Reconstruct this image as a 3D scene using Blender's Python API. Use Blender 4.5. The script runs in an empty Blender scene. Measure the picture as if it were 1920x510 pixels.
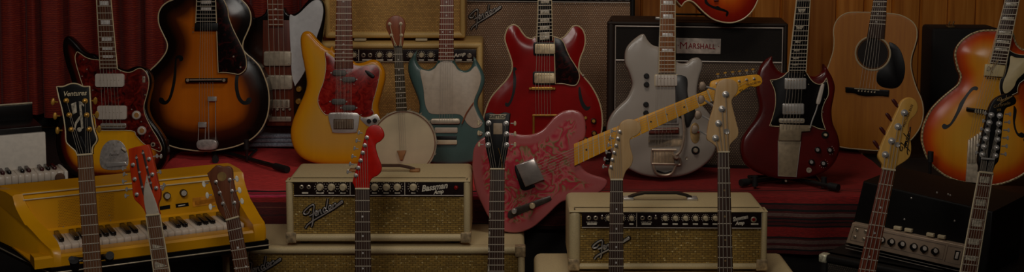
import bpy, bmesh, math, random
from mathutils import Vector, Matrix
from mathutils.geometry import delaunay_2d_cdt
from math import radians, sin, cos, pi
random.seed(4)
SC = bpy.context.scene
COL = SC.collection
# ---------------------------------------------------------------- camera (frame 1920 x 510)
FPX, CX, CY = 2450.0, 960.0, 57.5
PITCH = radians(6.0)
CAM = Vector((0, 0, 1.6))
FWD = Vector((0, cos(PITCH), -sin(PITCH))); UP = Vector((0, sin(PITCH), cos(PITCH))); RT = Vector((1, 0, 0))
cd = bpy.data.cameras.new('camera'); co = bpy.data.objects.new('camera', cd); COL.objects.link(co)
cd.sensor_fit = 'HORIZONTAL'; cd.sensor_width = 36; cd.lens = 36 * FPX / 1920
cd.shift_y = (CY - 255) / 1920
cd.clip_start = 0.05; cd.clip_end = 100
co.location = CAM; co.rotation_euler = (pi / 2 - PITCH, 0, 0)
SC.camera = co

def ray(px, py): return FWD * FPX + RT * (px - CX) - UP * (py - CY)
def PY(px, py, Y): d = ray(px, py); return CAM + d * (Y / d.y)
def PZ(px, py, z): d = ray(px, py); return CAM + d * ((z - CAM.z) / d.z)
ZR = PY(960, 363, 4.25).z           # top of the stage riser
ZC = PY(960, 500, 3.70).z           # top of the big cream cabinets

# ---------------------------------------------------------------- materials
MATS = {}
def lin(c):
    return tuple(((x / 255) / 12.92 if x / 255 <= .04045 else ((x / 255 + .055) / 1.055) ** 2.4) for x in c) + (1,)
class NT:
    def __init__(s, name):
        s.m = bpy.data.materials.new(name); s.m.use_nodes = True; s.t = s.m.node_tree; s.n = s.t.nodes
        s.b = s.n['Principled BSDF']; s._co = None
    def add(s, typ, **k):
        n = s.n.new(typ)
        for a, b in k.items():
            if a in n.inputs: n.inputs[a].default_value = b
            else: setattr(n, a, b)
        return n
    def link(s, a, b): s.t.links.new(a, b)
    def co(s, scale=(1, 1, 1), rot=(0, 0, 0)):
        tc = s.add('ShaderNodeTexCoord'); mp = s.add('ShaderNodeMapping')
        mp.inputs['Scale'].default_value = scale; mp.inputs['Rotation'].default_value = rot
        s.link(tc.outputs['Object'], mp.inputs['Vector']); return mp.outputs['Vector']
    def ramp(s, fac, stops, interp='LINEAR'):
        r = s.add('ShaderNodeValToRGB'); e = r.color_ramp; e.interpolation = interp
        e.elements[0].position = stops[0][0]; e.elements[0].color = lin(stops[0][1])
        e.elements[1].position = stops[-1][0]; e.elements[1].color = lin(stops[-1][1])
        for p, c in stops[1:-1]:
            x = e.elements.new(p); x.color = lin(c)
        s.link(fac, r.inputs['Fac']); return r.outputs['Color']
    def math(s, op, a, b=None, c=None):
        n = s.add('ShaderNodeMath', operation=op)
        for i, v in enumerate((a, b, c)):
            if v is None: continue
            if isinstance(v, (int, float)): n.inputs[i].default_value = v
            else: s.link(v, n.inputs[i])
        return n.outputs[0]
    def mix(s, f, a, b, typ='MIX'):
        n = s.add('ShaderNodeMix', data_type='RGBA', blend_type=typ)
        for k, v in ((0, f), (6, a), (7, b)):
            if isinstance(v, (int, float)): n.inputs[k].default_value = v
            elif isinstance(v, tuple): n.inputs[k].default_value = v
            else: s.link(v, n.inputs[k])
        return n.outputs[2]
    def bump(s, h, strength=.3, dist=.002):
        n = s.add('ShaderNodeBump'); n.inputs['Strength'].default_value = strength; n.inputs['Distance'].default_value = dist
        s.link(h, n.inputs['Height']); s.link(n.outputs['Normal'], s.b.inputs['Normal'])
    def p(s, **k):
        for a, v in k.items():
            s.b.inputs[a.replace('_', ' ')].default_value = v
def mat(name, c, r=.4, metal=0.0, coat=0.0, var=.12, scale=60, bump=0.0, spec=.5):
    """plain surface with a little procedural mottling"""
    if name in MATS: return MATS[name]
    t = NT(name); v = t.co()
    nz = t.add('ShaderNodeTexNoise', Scale=scale, Detail=3.0); t.link(v, nz.inputs['Vector'])
    c0 = tuple(max(0, x * (1 - var)) for x in c); c1 = tuple(min(255, x * (1 + var)) for x in c)
    t.link(t.ramp(nz.outputs['Fac'], [(.3, c0), (.7, c1)]), t.b.inputs['Base Color'])
    t.p(Roughness=r, Metallic=metal, Coat_Weight=coat * .45, Coat_Roughness=.16); t.b.inputs['Specular IOR Level'].default_value = spec
    if bump: t.bump(nz.outputs['Fac'], bump, .001)
    MATS[name] = t.m; return t.m
def wood(name, c0, c1, r=.35, coat=.3, ax=2, fine=1.0, metal=0):
    if name in MATS: return MATS[name]
    t = NT(name); s = [70 * fine] * 3; s[ax] = 4 * fine; v = t.co(tuple(s))
    nz = t.add('ShaderNodeTexNoise', Scale=1.0, Detail=5.0, Roughness=.65); t.link(v, nz.inputs['Vector'])
    t.link(t.ramp(nz.outputs['Fac'], [(.3, c0), (.7, c1)]), t.b.inputs['Base Color'])
    t.p(Roughness=r, Coat_Weight=coat * .3, Coat_Roughness=.16); t.b.inputs['Specular IOR Level'].default_value = .25; t.bump(nz.outputs['Fac'], .1, .0005)
    MATS[name] = t.m; return t.m
def burst(name, stops, r=.25, coat=.6, grain=.25, d=.14):
    """lacquer burst: colour follows the distance from the rim of the body (attribute 'edge', metres)"""
    t = NT(name); a = t.add('ShaderNodeAttribute', attribute_name='edge')
    f = t.math('DIVIDE', a.outputs['Fac'], d)
    col = t.ramp(f, stops)
    nz = t.add('ShaderNodeTexNoise', Scale=1.0, Detail=4.0); t.link(t.co((60, 60, 3)), nz.inputs['Vector'])
    g = t.ramp(nz.outputs['Fac'], [(.3, (200, 200, 200)), (.7, (255, 255, 255))])
    t.link(t.mix(grain, col, g, 'MULTIPLY'), t.b.inputs['Base Color'])
    t.p(Roughness=.2, Coat_Weight=0.0); t.b.inputs['Specular IOR Level'].default_value = .3; MATS[name] = t.m; return t.m
def tortoise(name, c0, c1, c2):
    t = NT(name); v = t.co()
    nz = t.add('ShaderNodeTexNoise', Scale=45.0, Detail=4.0, Distortion=1.2); t.link(v, nz.inputs['Vector'])
    t.link(t.ramp(nz.outputs['Fac'], [(.3, c0), (.5, c1), (.68, c2)]), t.b.inputs['Base Color'])
    t.p(Roughness=.22); t.b.inputs['Specular IOR Level'].default_value = .35; MATS[name] = t.m; return t.m
def grille(name, base, dark, spark, w, h, mort=.18, spk=.62, r=.6, rot=0, smooth=.2):
    """woven speaker cloth: w x h = thread cell in metres"""
    t = NT(name); v = t.co((1, 1, 1), (pi / 2, rot, 0))
    b = t.add('ShaderNodeTexBrick', offset=.5); b.inputs['Scale'].default_value = 1.0
    b.inputs['Brick Width'].default_value = w; b.inputs['Row Height'].default_value = h
    b.inputs['Mortar Size'].default_value = min(w, h) * mort; b.inputs['Mortar Smooth'].default_value = smooth
    b.inputs['Color1'].default_value = lin(base); b.inputs['Color2'].default_value = lin(tuple(x * .8 for x in base))
    b.inputs['Mortar'].default_value = lin(dark); t.link(v, b.inputs['Vector'])
    nz = t.add('ShaderNodeTexNoise', Scale=90.0, Detail=2.0); t.link(t.co((1, 1, 1.6)), nz.inputs['Vector'])
    f = t.ramp(nz.outputs['Fac'], [(spk, (0, 0, 0)), (spk + .06, (255, 255, 255))])
    inv = t.math('SUBTRACT', 1.0, b.outputs['Fac'])
    t.link(t.mix(t.math('MULTIPLY', f, inv), b.outputs['Color'], lin(spark)), t.b.inputs['Base Color'])
    t.bump(inv, .5, .002); t.p(Roughness=r); MATS[name] = t.m; return t.m

BLACK = mat('black_plastic', (10, 8, 8), .4, spec=.3)
RUBBER = mat('black_rubber', (12, 11, 11), .7)
TOLEXB = mat('black_tolex', (18, 15, 13), .65, spec=.25, bump=.5, scale=400)
TOLEXBR = mat('brown_black_tolex', (34, 24, 18), .6, spec=.25, bump=.5, scale=400)
CREAM_T = mat('cream_tolex', (200, 180, 136), .5, bump=.5, scale=350, var=.05)
TAN_T = mat('tan_tolex', (204, 168, 102), .5, bump=.5, scale=350, var=.06)
CHROME = mat('chrome', (196, 190, 184), .25, .55, var=.05)
NICKEL = mat('nickel', (172, 158, 138), .34, .45, var=.08)
GOLD = mat('gold_plate', (178, 132, 52), .32, .5, var=.1)
STEEL = mat('string_steel', (172, 160, 144), .35, .35, var=.02)
FRET = mat('fret_wire', (196, 182, 162), .35, .25, var=.02)
CREAM = mat('cream_binding', (200, 180, 142), .35, var=.05)
WHITEP = mat('white_plastic', (190, 178, 166), .3, var=.03)
IVORY = mat('aged_ivory', (190, 174, 142), .35, var=.04)
PEARL = mat('pearl', (190, 184, 180), .2, var=.12, scale=120, coat=.4)
PEARLG = mat('grey_pearl', (160, 150, 132), .25, var=.3, scale=160, coat=.4)
ROSE = wood('rosewood', (52, 26, 16), (98, 56, 36))
WALN = wood('brown_walnut', (84, 54, 36), (112, 76, 52))
ROSER = wood('reddish_rosewood', (78, 30, 20), (128, 62, 42))
ROSEB = wood('dark_rosewood', (44, 30, 24), (76, 54, 44))
EBONY = mat('ebony', (12, 9, 9), .3, spec=.15)
MAPLE = wood('maple', (184, 134, 58), (208, 160, 82))
MAPLEY = wood('amber_maple', (206, 140, 30), (236, 172, 48))
MAPLEP = wood('pale_maple', (186, 146, 96), (204, 170, 124))
MAHOG = wood('mahogany', (74, 30, 18), (112, 50, 30))
DKMAHOG = wood('dark_mahogany', (40, 20, 14), (70, 34, 24))
TORT = tortoise('tortoise_shell', (30, 6, 5), (84, 14, 10), (124, 32, 20))
TORTR = tortoise('red_tortoise', (84, 12, 8), (136, 20, 14), (160, 40, 28))
TORTD = tortoise('dark_tortoise', (10, 6, 6), (18, 8, 8), (60, 14, 14))

# ---------------------------------------------------------------- mesh helpers
def mk(name, verts, faces, m, parent=None, ang=35, edge=None):
    me = bpy.data.meshes.new(name); me.from_pydata([tuple(v) for v in verts], [], faces)
    bm = bmesh.new(); bm.from_mesh(me); bmesh.ops.recalc_face_normals(bm, faces=bm.faces); bm.to_mesh(me); bm.free()
    if edge is not None:
        at = me.attributes.new('edge', 'FLOAT', 'POINT'); at.data.foreach_set('value', edge)
    me.materials.append(m)
    for p in me.polygons: p.use_smooth = True
    me.set_sharp_from_angle(angle=radians(ang))
    o = bpy.data.objects.new(name, me); COL.objects.link(o)
    if parent is not None: o.parent = parent
    return o
def tag(o, label=None, cat=None, group=None, kind=None):
    if label: o['label'] = label
    if cat: o['category'] = cat
    if group: o['group'] = group
    if kind: o['kind'] = kind
    return o
def area(P): return sum(P[i][0] * P[(i + 1) % len(P)][1] - P[(i + 1) % len(P)][0] * P[i][1] for i in range(len(P))) / 2
def smooth(P, n=5):
    out = []; N = len(P)
    for i in range(N):
        p1 = Vector(P[i][:2]); p2 = Vector(P[(i + 1) % N][:2])
        p0 = Vector(P[i - 1][:2]); p3 = Vector(P[(i + 2) % N][:2])
        if len(P[i]) > 2: p0 = p1 - (p2 - p1)
        if len(P[(i + 1) % N]) > 2: p3 = p2 + (p2 - p1)
        for k in range(n):
            t = k / n
            q = .5 * ((2 * p1) + (p2 - p0) * t + (2 * p0 - 5 * p1 + 4 * p2 - p3) * t * t + (3 * p1 - p0 - 3 * p2 + p3) * t ** 3)
            out.append((q.x, q.y))
    return out
def smooth_open(P, n=5):
    out = []; N = len(P)
    for i in range(N - 1):
        p1 = Vector(P[i]); p2 = Vector(P[i + 1]); p0 = Vector(P[i - 1]) if i else p1 - (p2 - p1)
        p3 = Vector(P[i + 2]) if i + 2 < N else p2 + (p2 - p1)
        for k in range(n):
            t = k / n
            out.append(.5 * ((2 * p1) + (p2 - p0) * t + (2 * p0 - 5 * p1 + 4 * p2 - p3) * t * t + (3 * p1 - p0 - 3 * p2 + p3) * t ** 3))
    out.append(Vector(P[-1])); return out
def ccw(P): return P if area(P) > 0 else P[::-1]
def inset(P, d):
    N = len(P); out = []
    for i in range(N):
        a = Vector(P[i - 1]); b = Vector(P[i]); c = Vector(P[(i + 1) % N])
        e1 = (b - a); e2 = (c - b)
        if e1.length < 1e-9: e1 = e2
        if e2.length < 1e-9: e2 = e1
        n1 = Vector((-e1.y, e1.x)).normalized(); n2 = Vector((-e2.y, e2.x)).normalized()
        n = n1 + n2
        if n.length < 1e-6: n = n1
        n.normalize(); k = max(.5, n.dot(n1)); q = b + n * (d / k); out.append((q.x, q.y))
    return out
def rings(levels, cap0=True, cap1=True):
    """levels: list of (poly, off) -> verts, faces (all polys same count)"""
    V = []; F = []; n = len(levels[0][0])
    for P, o in levels:
        for u, v in P: V.append((u, -o, v))
    for k in range(len(levels) - 1):
        a = k * n; b = (k + 1) * n
        for i in range(n):
            j = (i + 1) % n; F.append((a + i, a + j, b + j, b + i))
    if cap0: F.append(tuple(range(n))[::-1])
    if cap1: F.append(tuple(range((len(levels) - 1) * n, len(levels) * n)))
    return V, F
def solid(name, P, o0, o1, m, parent, bev=.0015, back=False):
    P = ccw(P); b = min(bev, abs(o1 - o0) * .45)
    L = [(P, o0), (P, o1 - b)]
    for k in (1, 2, 3):
        a = k / 3 * pi / 2; L.append((inset(P, b * (1 - cos(a))), o1 - b + b * sin(a)))
    if back: L = [(inset(P, b), o0), (P, o0 + b)] + L[1:]
    V, F = rings(L); return mk(name, V, F, m, parent)
def sweep(name, pts, r, m, parent, closed=False, seg=6, taper=None, flat=1.0):
    """tube through 3d points"""
    pts = [Vector(p) for p in pts]; N = len(pts); V = []; F = []; prev = None
    for i, p in enumerate(pts):
        if closed: t = pts[(i + 1) % N] - pts[i - 1]
        else: t = pts[min(i + 1, N - 1)] - pts[max(i - 1, 0)]
        if t.length < 1e-9: t = Vector((0, 0, 1))
        t.normalize()
        nrm = Vector((0, 1, 0)) if abs(t.y) < .9 else Vector((0, 0, 1))
        a = (nrm - t * nrm.dot(t)).normalized(); b = t.cross(a)
        rr = r if taper is None else r * taper[i] if isinstance(taper, (list, tuple)) else r
        for k in range(seg):
            w = 2 * pi * k / seg; V.append(p + a * cos(w) * rr * flat + b * sin(w) * rr)
    for i in range(N if closed else N - 1):
        j = (i + 1) % N
        for k in range(seg):
            l = (k + 1) % seg; F.append((i * seg + k, i * seg + l, j * seg + l, j * seg + k))
    if not closed: F.append(tuple(range(seg))[::-1]); F.append(tuple(range((N - 1) * seg, N * seg)))
    return mk(name, V, F, m, parent, ang=50)
def boxes(name, bs, m, parent, bev=.004, seg=2):
    """several beveled boxes ((x0,x1),(y0,y1),(z0,z1)) joined in one mesh, local axes"""
    bm = bmesh.new()
    for (x0, x1), (y0, y1), (z0, z1) in bs:
        r = bmesh.ops.create_cube(bm, size=1); vs = r['verts']
        for v in vs:
            v.co.x = x0 + (v.co.x + .5) * (x1 - x0); v.co.y = y0 + (v.co.y + .5) * (y1 - y0); v.co.z = z0 + (v.co.z + .5) * (z1 - z0)
        b = min(bev, .45 * min(abs(x1 - x0), abs(y1 - y0), abs(z1 - z0)))
        if b > 1e-5:
            es = list({e for v in vs for e in v.link_edges})
            bmesh.ops.bevel(bm, geom=es, offset=b, segments=seg, affect='EDGES', profile=.5)
    me = bpy.data.meshes.new(name); bm.to_mesh(me); bm.free(); me.materials.append(m)
    for p in me.polygons: p.use_smooth = True
    me.set_sharp_from_angle(angle=radians(50))
    o = bpy.data.objects.new(name, me); COL.objects.link(o)
    if parent is not None: o.parent = parent
    return o
LOGO = [[(235, 190), (250, 160), (310, 110), (365, 82), (388, 95), (382, 150), (375, 230), (368, 310), (350, 355)],
        [(235, 190), (262, 200), (300, 188), (330, 150)], [(320, 220), (385, 190)],
        [(400, 205), (425, 185), (432, 165), (412, 160), (400, 185), (412, 215), (440, 205)],
        [(445, 150), (452, 205)], [(452, 175), (475, 145), (485, 160), (492, 190), (505, 185)],
        [(560, 125), (535, 120), (520, 150), (535, 175), (560, 150), (575, 80), (590, 0)], [(560, 150), (585, 160)],
        [(600, 140), (630, 120), (635, 95), (612, 90), (600, 115), (612, 150), (645, 135)],
        [(655, 75), (662, 130)], [(662, 95), (690, 65), (705, 75)],
        [(262, 372), (300, 325), (400, 265), (520, 205), (650, 140), (760, 75), (800, 50), (790, 35), (750, 62), (700, 100)]]

class Fr:
    """a thing: an Empty at its base, with a tilted plane the photograph is traced on"""
    def __init__(s, name, label, cat, px, py, Y=None, z=None, lean=0, yaw=0, group=None, floor=None, pt=None):
        p = pt if pt is not None else (PY(px, py, Y) if Y is not None else PZ(px, py, z))
        R = Matrix.Rotation(radians(yaw), 4, 'Z') @ Matrix.Rotation(-radians(lean), 4, 'X')
        if floor is not None:
            v = R.to_3x3() @ Vector((0, 0, 1)); p = p - v * ((p.z - floor) / v.z)
        s.M = Matrix.Translation(p) @ R; s.inv = s.M.inverted()
        o = bpy.data.objects.new(name, None); COL.objects.link(o); o.empty_display_size = .05
        o.location = p; o.rotation_euler = R.to_euler(); s.o = o
        tag(o, label, cat, group); s.o_cam = s.inv @ CAM; s.r = s.inv.to_3x3()
        s.surf = None
    def L(s, px, py, off=0.0):
        d = s.r @ ray(px, py); t = (-off - s.o_cam.y) / d.y
        return (s.o_cam.x + d.x * t, s.o_cam.z + d.z * t)
    def V(s, px, py, off=0.0): u, v = s.L(px, py, off); return Vector((u, -off, v))
    def P(s, pts, off): return [s.L(p[0], p[1], off) + tuple(p[2:]) for p in pts]
    def slab(s, name, pts, o0, o1, m, parent=None, sm=True, bev=.0015, n=4):
        P = s.P(pts, o1)
        P = smooth(P, n) if sm else [p[:2] for p in P]
        return solid(name, P, o0, o1, m, parent or s.o, bev)
    def rect(s, name, x0, y0, x1, y1, o0, o1, m, parent=None, r=1.5, bev=.001):
        """rounded rectangle, r px corners"""
        P = []
        for cx, cy, a in ((x1 - r, y0 + r, -90), (x1 - r, y1 - r, 0), (x0 + r, y1 - r, 90), (x0 + r, y0 + r, 180)):
            for k in range(4):
                w = radians(a + k * 30); P.append((cx + r * cos(w), cy + r * sin(w)))
        return s.slab(name, P, o0, o1, m, parent, sm=False, bev=bev)
    def quad(s, name, c, o0, o1, m, parent=None, bev=.001): return s.slab(name, c, o0, o1, m, parent, sm=False, bev=bev)
    def tube(s, name, pts, off, r, m, parent=None, closed=False, seg=6, sm=True):
        q = [s.V(p[0], p[1], p[2] if len(p) > 2 else off) for p in pts]
        if sm and not closed and len(q) > 2: q = smooth_open(q, 4)
        return sweep(name, q, r, m, parent or s.o, closed, seg)
    def knob(s, name, px, py, off, prof, m, parent=None, seg=20):
        """lathe about the plane normal; prof = [(radius m, height above off)]"""
        u, v = s.L(px, py, off); V = []; F = []; n = len(prof)
        for rr, hh in prof:
            for k in range(seg):
                w = 2 * pi * k / seg; V.append((u + rr * cos(w), -off - hh, v + rr * sin(w)))
        for a in range(n - 1):
            for k in range(seg):
                l = (k + 1) % seg; F.append((a * seg + k, a * seg + l, (a + 1) * seg + l, (a + 1) * seg + k))
        F.append(tuple(range(seg))[::-1]); F.append(tuple(range((n - 1) * seg, n * seg)))
        return mk(name, V, F, m, parent or s.o)
    def disc(s, name, px, py, off, r, h, m, parent=None, seg=16):
        b = min(r, h) * .3
        return s.knob(name, px, py, off, [(r, 0), (r, h - b), (r - b, h)], m, parent, seg)
    def text(s, name, body, px, py, off, size, m, ang=0, shear=0, sx=1.0, parent=None, bold=0, sp=1.0, fit=None):
        c = bpy.data.curves.new(name, 'FONT'); c.body = body; c.size = size; c.shear = shear; c.extrude = .0004
        c.align_x = 'CENTER'; c.align_y = 'CENTER'; c.offset = bold; c.space_character = sp; c.resolution_u = 3
        c.materials.append(m); o = bpy.data.objects.new(name, c); COL.objects.link(o); o.parent = parent or s.o
        u, v = s.L(px, py, off); o.location = (u, -off, v)
        R = Matrix.Rotation(-radians(ang), 4, 'Y') @ Matrix.Rotation(pi / 2, 4, 'X') @ Matrix.Diagonal((sx, 1, 1, 1))
        bpy.context.view_layer.update()
        me = bpy.data.meshes.new_from_object(o.evaluated_get(bpy.context.evaluated_depsgraph_get()))
        if fit:
            xs = [q.co.x for q in me.vertices]; want = abs(s.L(px + fit / 2, py, off)[0] - s.L(px - fit / 2, py, off)[0])
            R = R @ Matrix.Diagonal((want / (max(xs) - min(xs)) / sx, 1, 1, 1))
        me.transform(Matrix.Translation((u, -off, v)) @ R); bpy.data.objects.remove(o)
        o = bpy.data.objects.new(name, me); COL.objects.link(o); o.parent = parent or s.o
        if not me.materials: me.materials.append(m)
        return o
    def logo(s, x0, y0, x1, y1, off, parent=None, r=.0022, m1=None, m2=None, rot=None):
        """the raised script badge, traced as strokes, in the px box x0..x1,y0..y1; rot=(cx,cy,ang,scale) for decals"""
        def mp(p):
            if rot:
                cx, cy, a, k = rot; a = radians(a); x = (p[0] - 235) * k; y = (p[1] - 200) * k
                return (cx + x * cos(a) + y * sin(a), cy - x * sin(a) + y * cos(a))
            return (x0 + (p[0] - 235) / 565 * (x1 - x0), y0 + p[1] / 372 * (y1 - y0))
        for part, rr, dz, m in (('badge_backing', r * 2.5, -.001, m2 or BLACK), ('badge', r, .0025, m1 or CHROME)):
            if rr <= 0: continue
            if m2 is False and part == 'badge_backing': continue
            V = []; F = []
            for st in LOGO:
                q = [s.V(*mp(p), off + dz) for p in st]; q = smooth_open(q, 4)
                N = len(q); b0 = len(V)
                for i, p in enumerate(q):
                    t = (q[min(i + 1, N - 1)] - q[max(i - 1, 0)]).normalized(); a = Vector((0, -1, 0)); b = t.cross(a).normalized()
                    for k in range(6):
                        w = 2 * pi * k / 6; V.append(p + a * cos(w) * rr * .6 + b * sin(w) * rr)
                for i in range(N - 1):
                    for k in range(6):
                        l = (k + 1) % 6; F.append((b0 + i * 6 + k, b0 + i * 6 + l, b0 + (i + 1) * 6 + l, b0 + (i + 1) * 6 + k))
                F.append(tuple(range(b0, b0 + 6))); F.append(tuple(range(b0 + (N - 1) * 6, b0 + N * 6)))
            mk('script_' + part, V, F, m, parent or s.o)
    # ---- guitar body -------------------------------------------------
    def body(s, pts, front, thick, m, dome=0.0, bev=.005, lam=.05, binding=None, name='body', n=5, sidem=None, br=.0022, cell=.009, local=None):
        P = ccw(local if local else smooth(s.P(pts, front), n))
        full = inset(P, bev); NP = len(P); sc = []
        for i in range(NP):
            x, y = full[i]; best = 1e9; ins = False
            for j in range(NP):
                ax, ay = P[j]; bx, by = P[(j + 1) % NP]; dx = bx - ax; dy = by - ay
                t = max(0, min(1, ((x - ax) * dx + (y - ay) * dy) / (dx * dx + dy * dy + 1e-12)))
                best = min(best, math.hypot(ax + dx * t - x, ay + dy * t - y))
                if (ay > y) != (by > y) and x < (bx - ax) * (y - ay) / (by - ay) + ax: ins = not ins
            sc.append(max(.12, min(1, (best / bev) ** 2)) if ins else .08)
        for _ in range(3): sc = [min(sc[i], .5 * sc[i] + .25 * (sc[i - 1] + sc[(i + 1) % NP])) for i in range(NP)]
        ins_ = lambda d: [(p[0] + (f[0] - p[0]) * d / bev * q, p[1] + (f[1] - p[1]) * d / bev * q) for p, f, q in zip(P, full, sc)]
        lv = [(ins_(bev * .6), front - thick), (P, front - thick + bev * .6), (P, front - bev)]
        for k in (1, 2, 3, 4):
            a = k / 4 * pi / 2; lv.append((ins_(bev * (1 - cos(a))), front - bev + bev * sin(a)))
        V, F = rings(lv, True, False); Q = lv[-1][0]; N = len(Q); base = (len(lv) - 1) * N
        E = [0.0] * len(V)
        us = [p[0] for p in Q]; vs = [p[1] for p in Q]
        segs = [(Q[i], Q[(i + 1) % N]) for i in range(N)]
        def dist(x, y):
            best = 1e9; ins = False
            for (ax, ay), (bx, by) in segs:
                dx = bx - ax; dy = by - ay; L2 = dx * dx + dy * dy + 1e-12
                t = max(0, min(1, ((x - ax) * dx + (y - ay) * dy) / L2)); ex = ax + dx * t - x; ey = ay + dy * t - y
                d = ex * ex + ey * ey
                if d < best: best = d
                if (ay > y) != (by > y) and x < (bx - ax) * (y - ay) / (by - ay) + ax: ins = not ins
            return math.sqrt(best), ins
        inner = []
        y = min(vs); row = 0
        while y < max(vs):
            x = min(us) + (row % 2) * cell / 2
            while x < max(us):
                d, ins = dist(x, y)
                if ins and d > cell * .5: inner.append((x, y, d))
                x += cell
            y += cell * .87; row += 1
        pts2 = [Vector(q) for q in Q] + [Vector((a, b)) for a, b, _ in inner]
        ov, oe, of, ovi, _, _ = delaunay_2d_cdt(pts2, [(i, (i + 1) % N) for i in range(N)], [], 1, 1e-7)
        hgt = lambda d: dome * (1 - math.exp(-(d / lam) ** 1.6)) if dome else 0.0
        idx = {}
        for i, orig in enumerate(ovi):
            k = orig[0] if orig else None
            if k is not None and k < N: idx[i] = base + k
            else:
                d = inner[k - N][2] if k is not None else dist(ov[i].x, ov[i].y)[0]
                idx[i] = len(V); V.append((ov[i].x, -(front + hgt(d)), ov[i].y)); E.append(d + bev)
        for f in of: F.append(tuple(idx[i] for i in f))
        s.surf = lambda u, v: front + hgt(dist(u, v)[0])
        s.front = front; s.outline = P
        b = mk(name, V, F, m, s.o, ang=60, edge=E)
        if binding:
            R = inset(P, bev * .35)
            sweep('binding', [(u, -(front - bev * .3), v) for u, v in R], br, binding, b, closed=True, seg=6)
        return b
    def decal(s, name, pts, eps, m, parent=None, sm=True, n=4, cell=.008):
        """thin inlay that follows the carved top"""
        P = s.P(pts, s.front + .01); P = ccw(smooth(P, n) if sm else [p[:2] for p in P]); N = len(P)
        us = [p[0] for p in P]; vs = [p[1] for p in P]; inner = []
        def ins(x, y):
            r = False
            for i in range(N):
                ax, ay = P[i]; bx, by = P[(i + 1) % N]
                if (ay > y) != (by > y) and x < (bx - ax) * (y - ay) / (by - ay) + ax: r = not r
            return r
        y = min(vs)
        while y < max(vs):
            x = min(us)
            while x < max(us):
                if ins(x, y): inner.append((x, y))
                x += cell
            y += cell
        ov, oe, of, _, _, _ = delaunay_2d_cdt([Vector(p) for p in P] + [Vector(p) for p in inner], [(i, (i + 1) % N) for i in range(N)], [], 1, 1e-7)
        V = [(p.x, -(s.surf(p.x, p.y) + eps), p.y) for p in ov]
        nb = len(V); V += [(p.x, -(s.surf(p.x, p.y) - .002), p.y) for p in ov]
        F = [tuple(f) for f in of] + [tuple(i + nb for i in f)[::-1] for f in of]
        cnt = {}
        for f in of:
            for i in range(3):
                e = (f[i], f[(i + 1) % 3]); k = tuple(sorted(e)); cnt.setdefault(k, []).append(e)
        for k, es in cnt.items():
            if len(es) == 1: a, b = es[0]; F.append((a, b, b + nb, a + nb))
        return mk(name, V, F, m, parent or s.o, ang=60)
    # ---- neck --------------------------------------------------------
    def neck(s, l0, r0, l1, r1, off, S, bridge=None, nfret=22, board=None, wood_=None, inl=(), bind=None, th=.006, deep=.018,
             frets=True, head=None, tend=1.0, headm=None, nutm=None, deadv=.40):
        """l0,r0 upper corners, l1,r1 lower corners in px of the fingerboard; S scale length in px"""
        board = board or ROSE; wood_ = wood_ or MAPLE
        l0, r0, l1, r1 = map(Vector, (l0, r0, l1, r1)); c0 = (l0 + r0) / 2; c1 = (l1 + r1) / 2; ln = (c1 - c0).length; ax = (c1 - c0) / ln
        tb = (Vector(bridge) - c0).dot(ax) / ln if bridge else S / ln
        t0 = tb - S / ln if bridge else 0.0
        A = lambda t: (l0 + (l1 - l0) * t, r0 + (r1 - r0) * t)
        f = off + th
        if tend == 'body':
            lo, hi = 0.0, 6.0
            for _ in range(40):
                md = (lo + hi) / 2; p, q = A(md); vv = (s.L(p.x, p.y, f)[1] + s.L(q.x, q.y, f)[1]) / 2
                if vv > deadv: lo = md
                else: hi = md
            tend = lo
        a, b = A(t0); c, d = A(tend)
        fb = s.quad('fretboard', [a, b, d, c], off, f, board, bev=.0012)
        V = []; F = []; K = 8
        for t in (t0 - .0, tend):
            p, q = A(t); p = s.V(p.x, p.y, off); q = s.V(q.x, q.y, off); mid = (p + q) / 2; hw = (q - p) / 2
            for k in range(K + 1):
                w = pi * k / K; V.append(mid - hw * cos(w) + Vector((0, deep * sin(w), 0)))
        for k in range(K): F.append((k, k + 1, K + 2 + k, K + 1 + k))
        F += [tuple(range(K + 1))[::-1], tuple(range(K + 1, 2 * K + 2)), (0, K + 1, 2 * K + 1, K)]
        nk = mk('neck', V, F, wood_, s.o)
        if frets:
            for n in range(1, nfret + 1):
                t = tb - S / ln * 2 ** (-n / 12)
                if t > tend - .002: break
                p, q = A(t)
                if max(p.y, q.y) < -60 or min(p.y, q.y) > 560: continue
                p = s.V(p.x, p.y, f); q = s.V(q.x, q.y, f)
                sweep('fret', [p, q], .0016, FRET, fb, seg=5)
        if bind:
            for k in (0, 1):
                e = [A(t0)[k], A(tend)[k]]
                sweep('binding', [s.V(p.x, p.y, f - .0015) for p in e], .0022, bind, fb, seg=6)
        for x in inl:
            kind = x[0]
            if kind == 'dot': s.disc('inlay', x[1], x[2], f, x[3] if len(x) > 3 else .003, .0006, x[4] if len(x) > 4 else PEARL, fb, 12)
            elif kind == 'bdot': s.disc('inlay', x[1], x[2], f, .0032, .0006, BLACK, fb, 12)
            elif kind == 'poly': s.slab('inlay', x[1], f - .001, f + .0006, x[2], fb, sm=False, bev=.0002)
            elif kind == 'blk':     # block across the board: y centre, height px, width fraction
                _, yc, hh, wf, m = x
                cen = c0 + ax * ((yc - c0.y) / ax.y); t = (cen - c0).dot(ax) / ln
                p0, q0 = A(t - hh / 2 / ln); p1, q1 = A(t + hh / 2 / ln); g = (1 - wf) / 2
                s.quad('inlay', [p0.lerp(q0, g), p0.lerp(q0, 1 - g), p1.lerp(q1, 1 - g), p1.lerp(q1, g)], f - .001, f + .0006, m, fb, bev=.0002)
        if not bridge or t0 > -9:
            p, q = A(t0); p = s.V(p.x, p.y, f + .001); q = s.V(q.x, q.y, f + .001)
            sweep('nut', [p, q], .003, nutm or IVORY, fb, seg=8)
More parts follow.
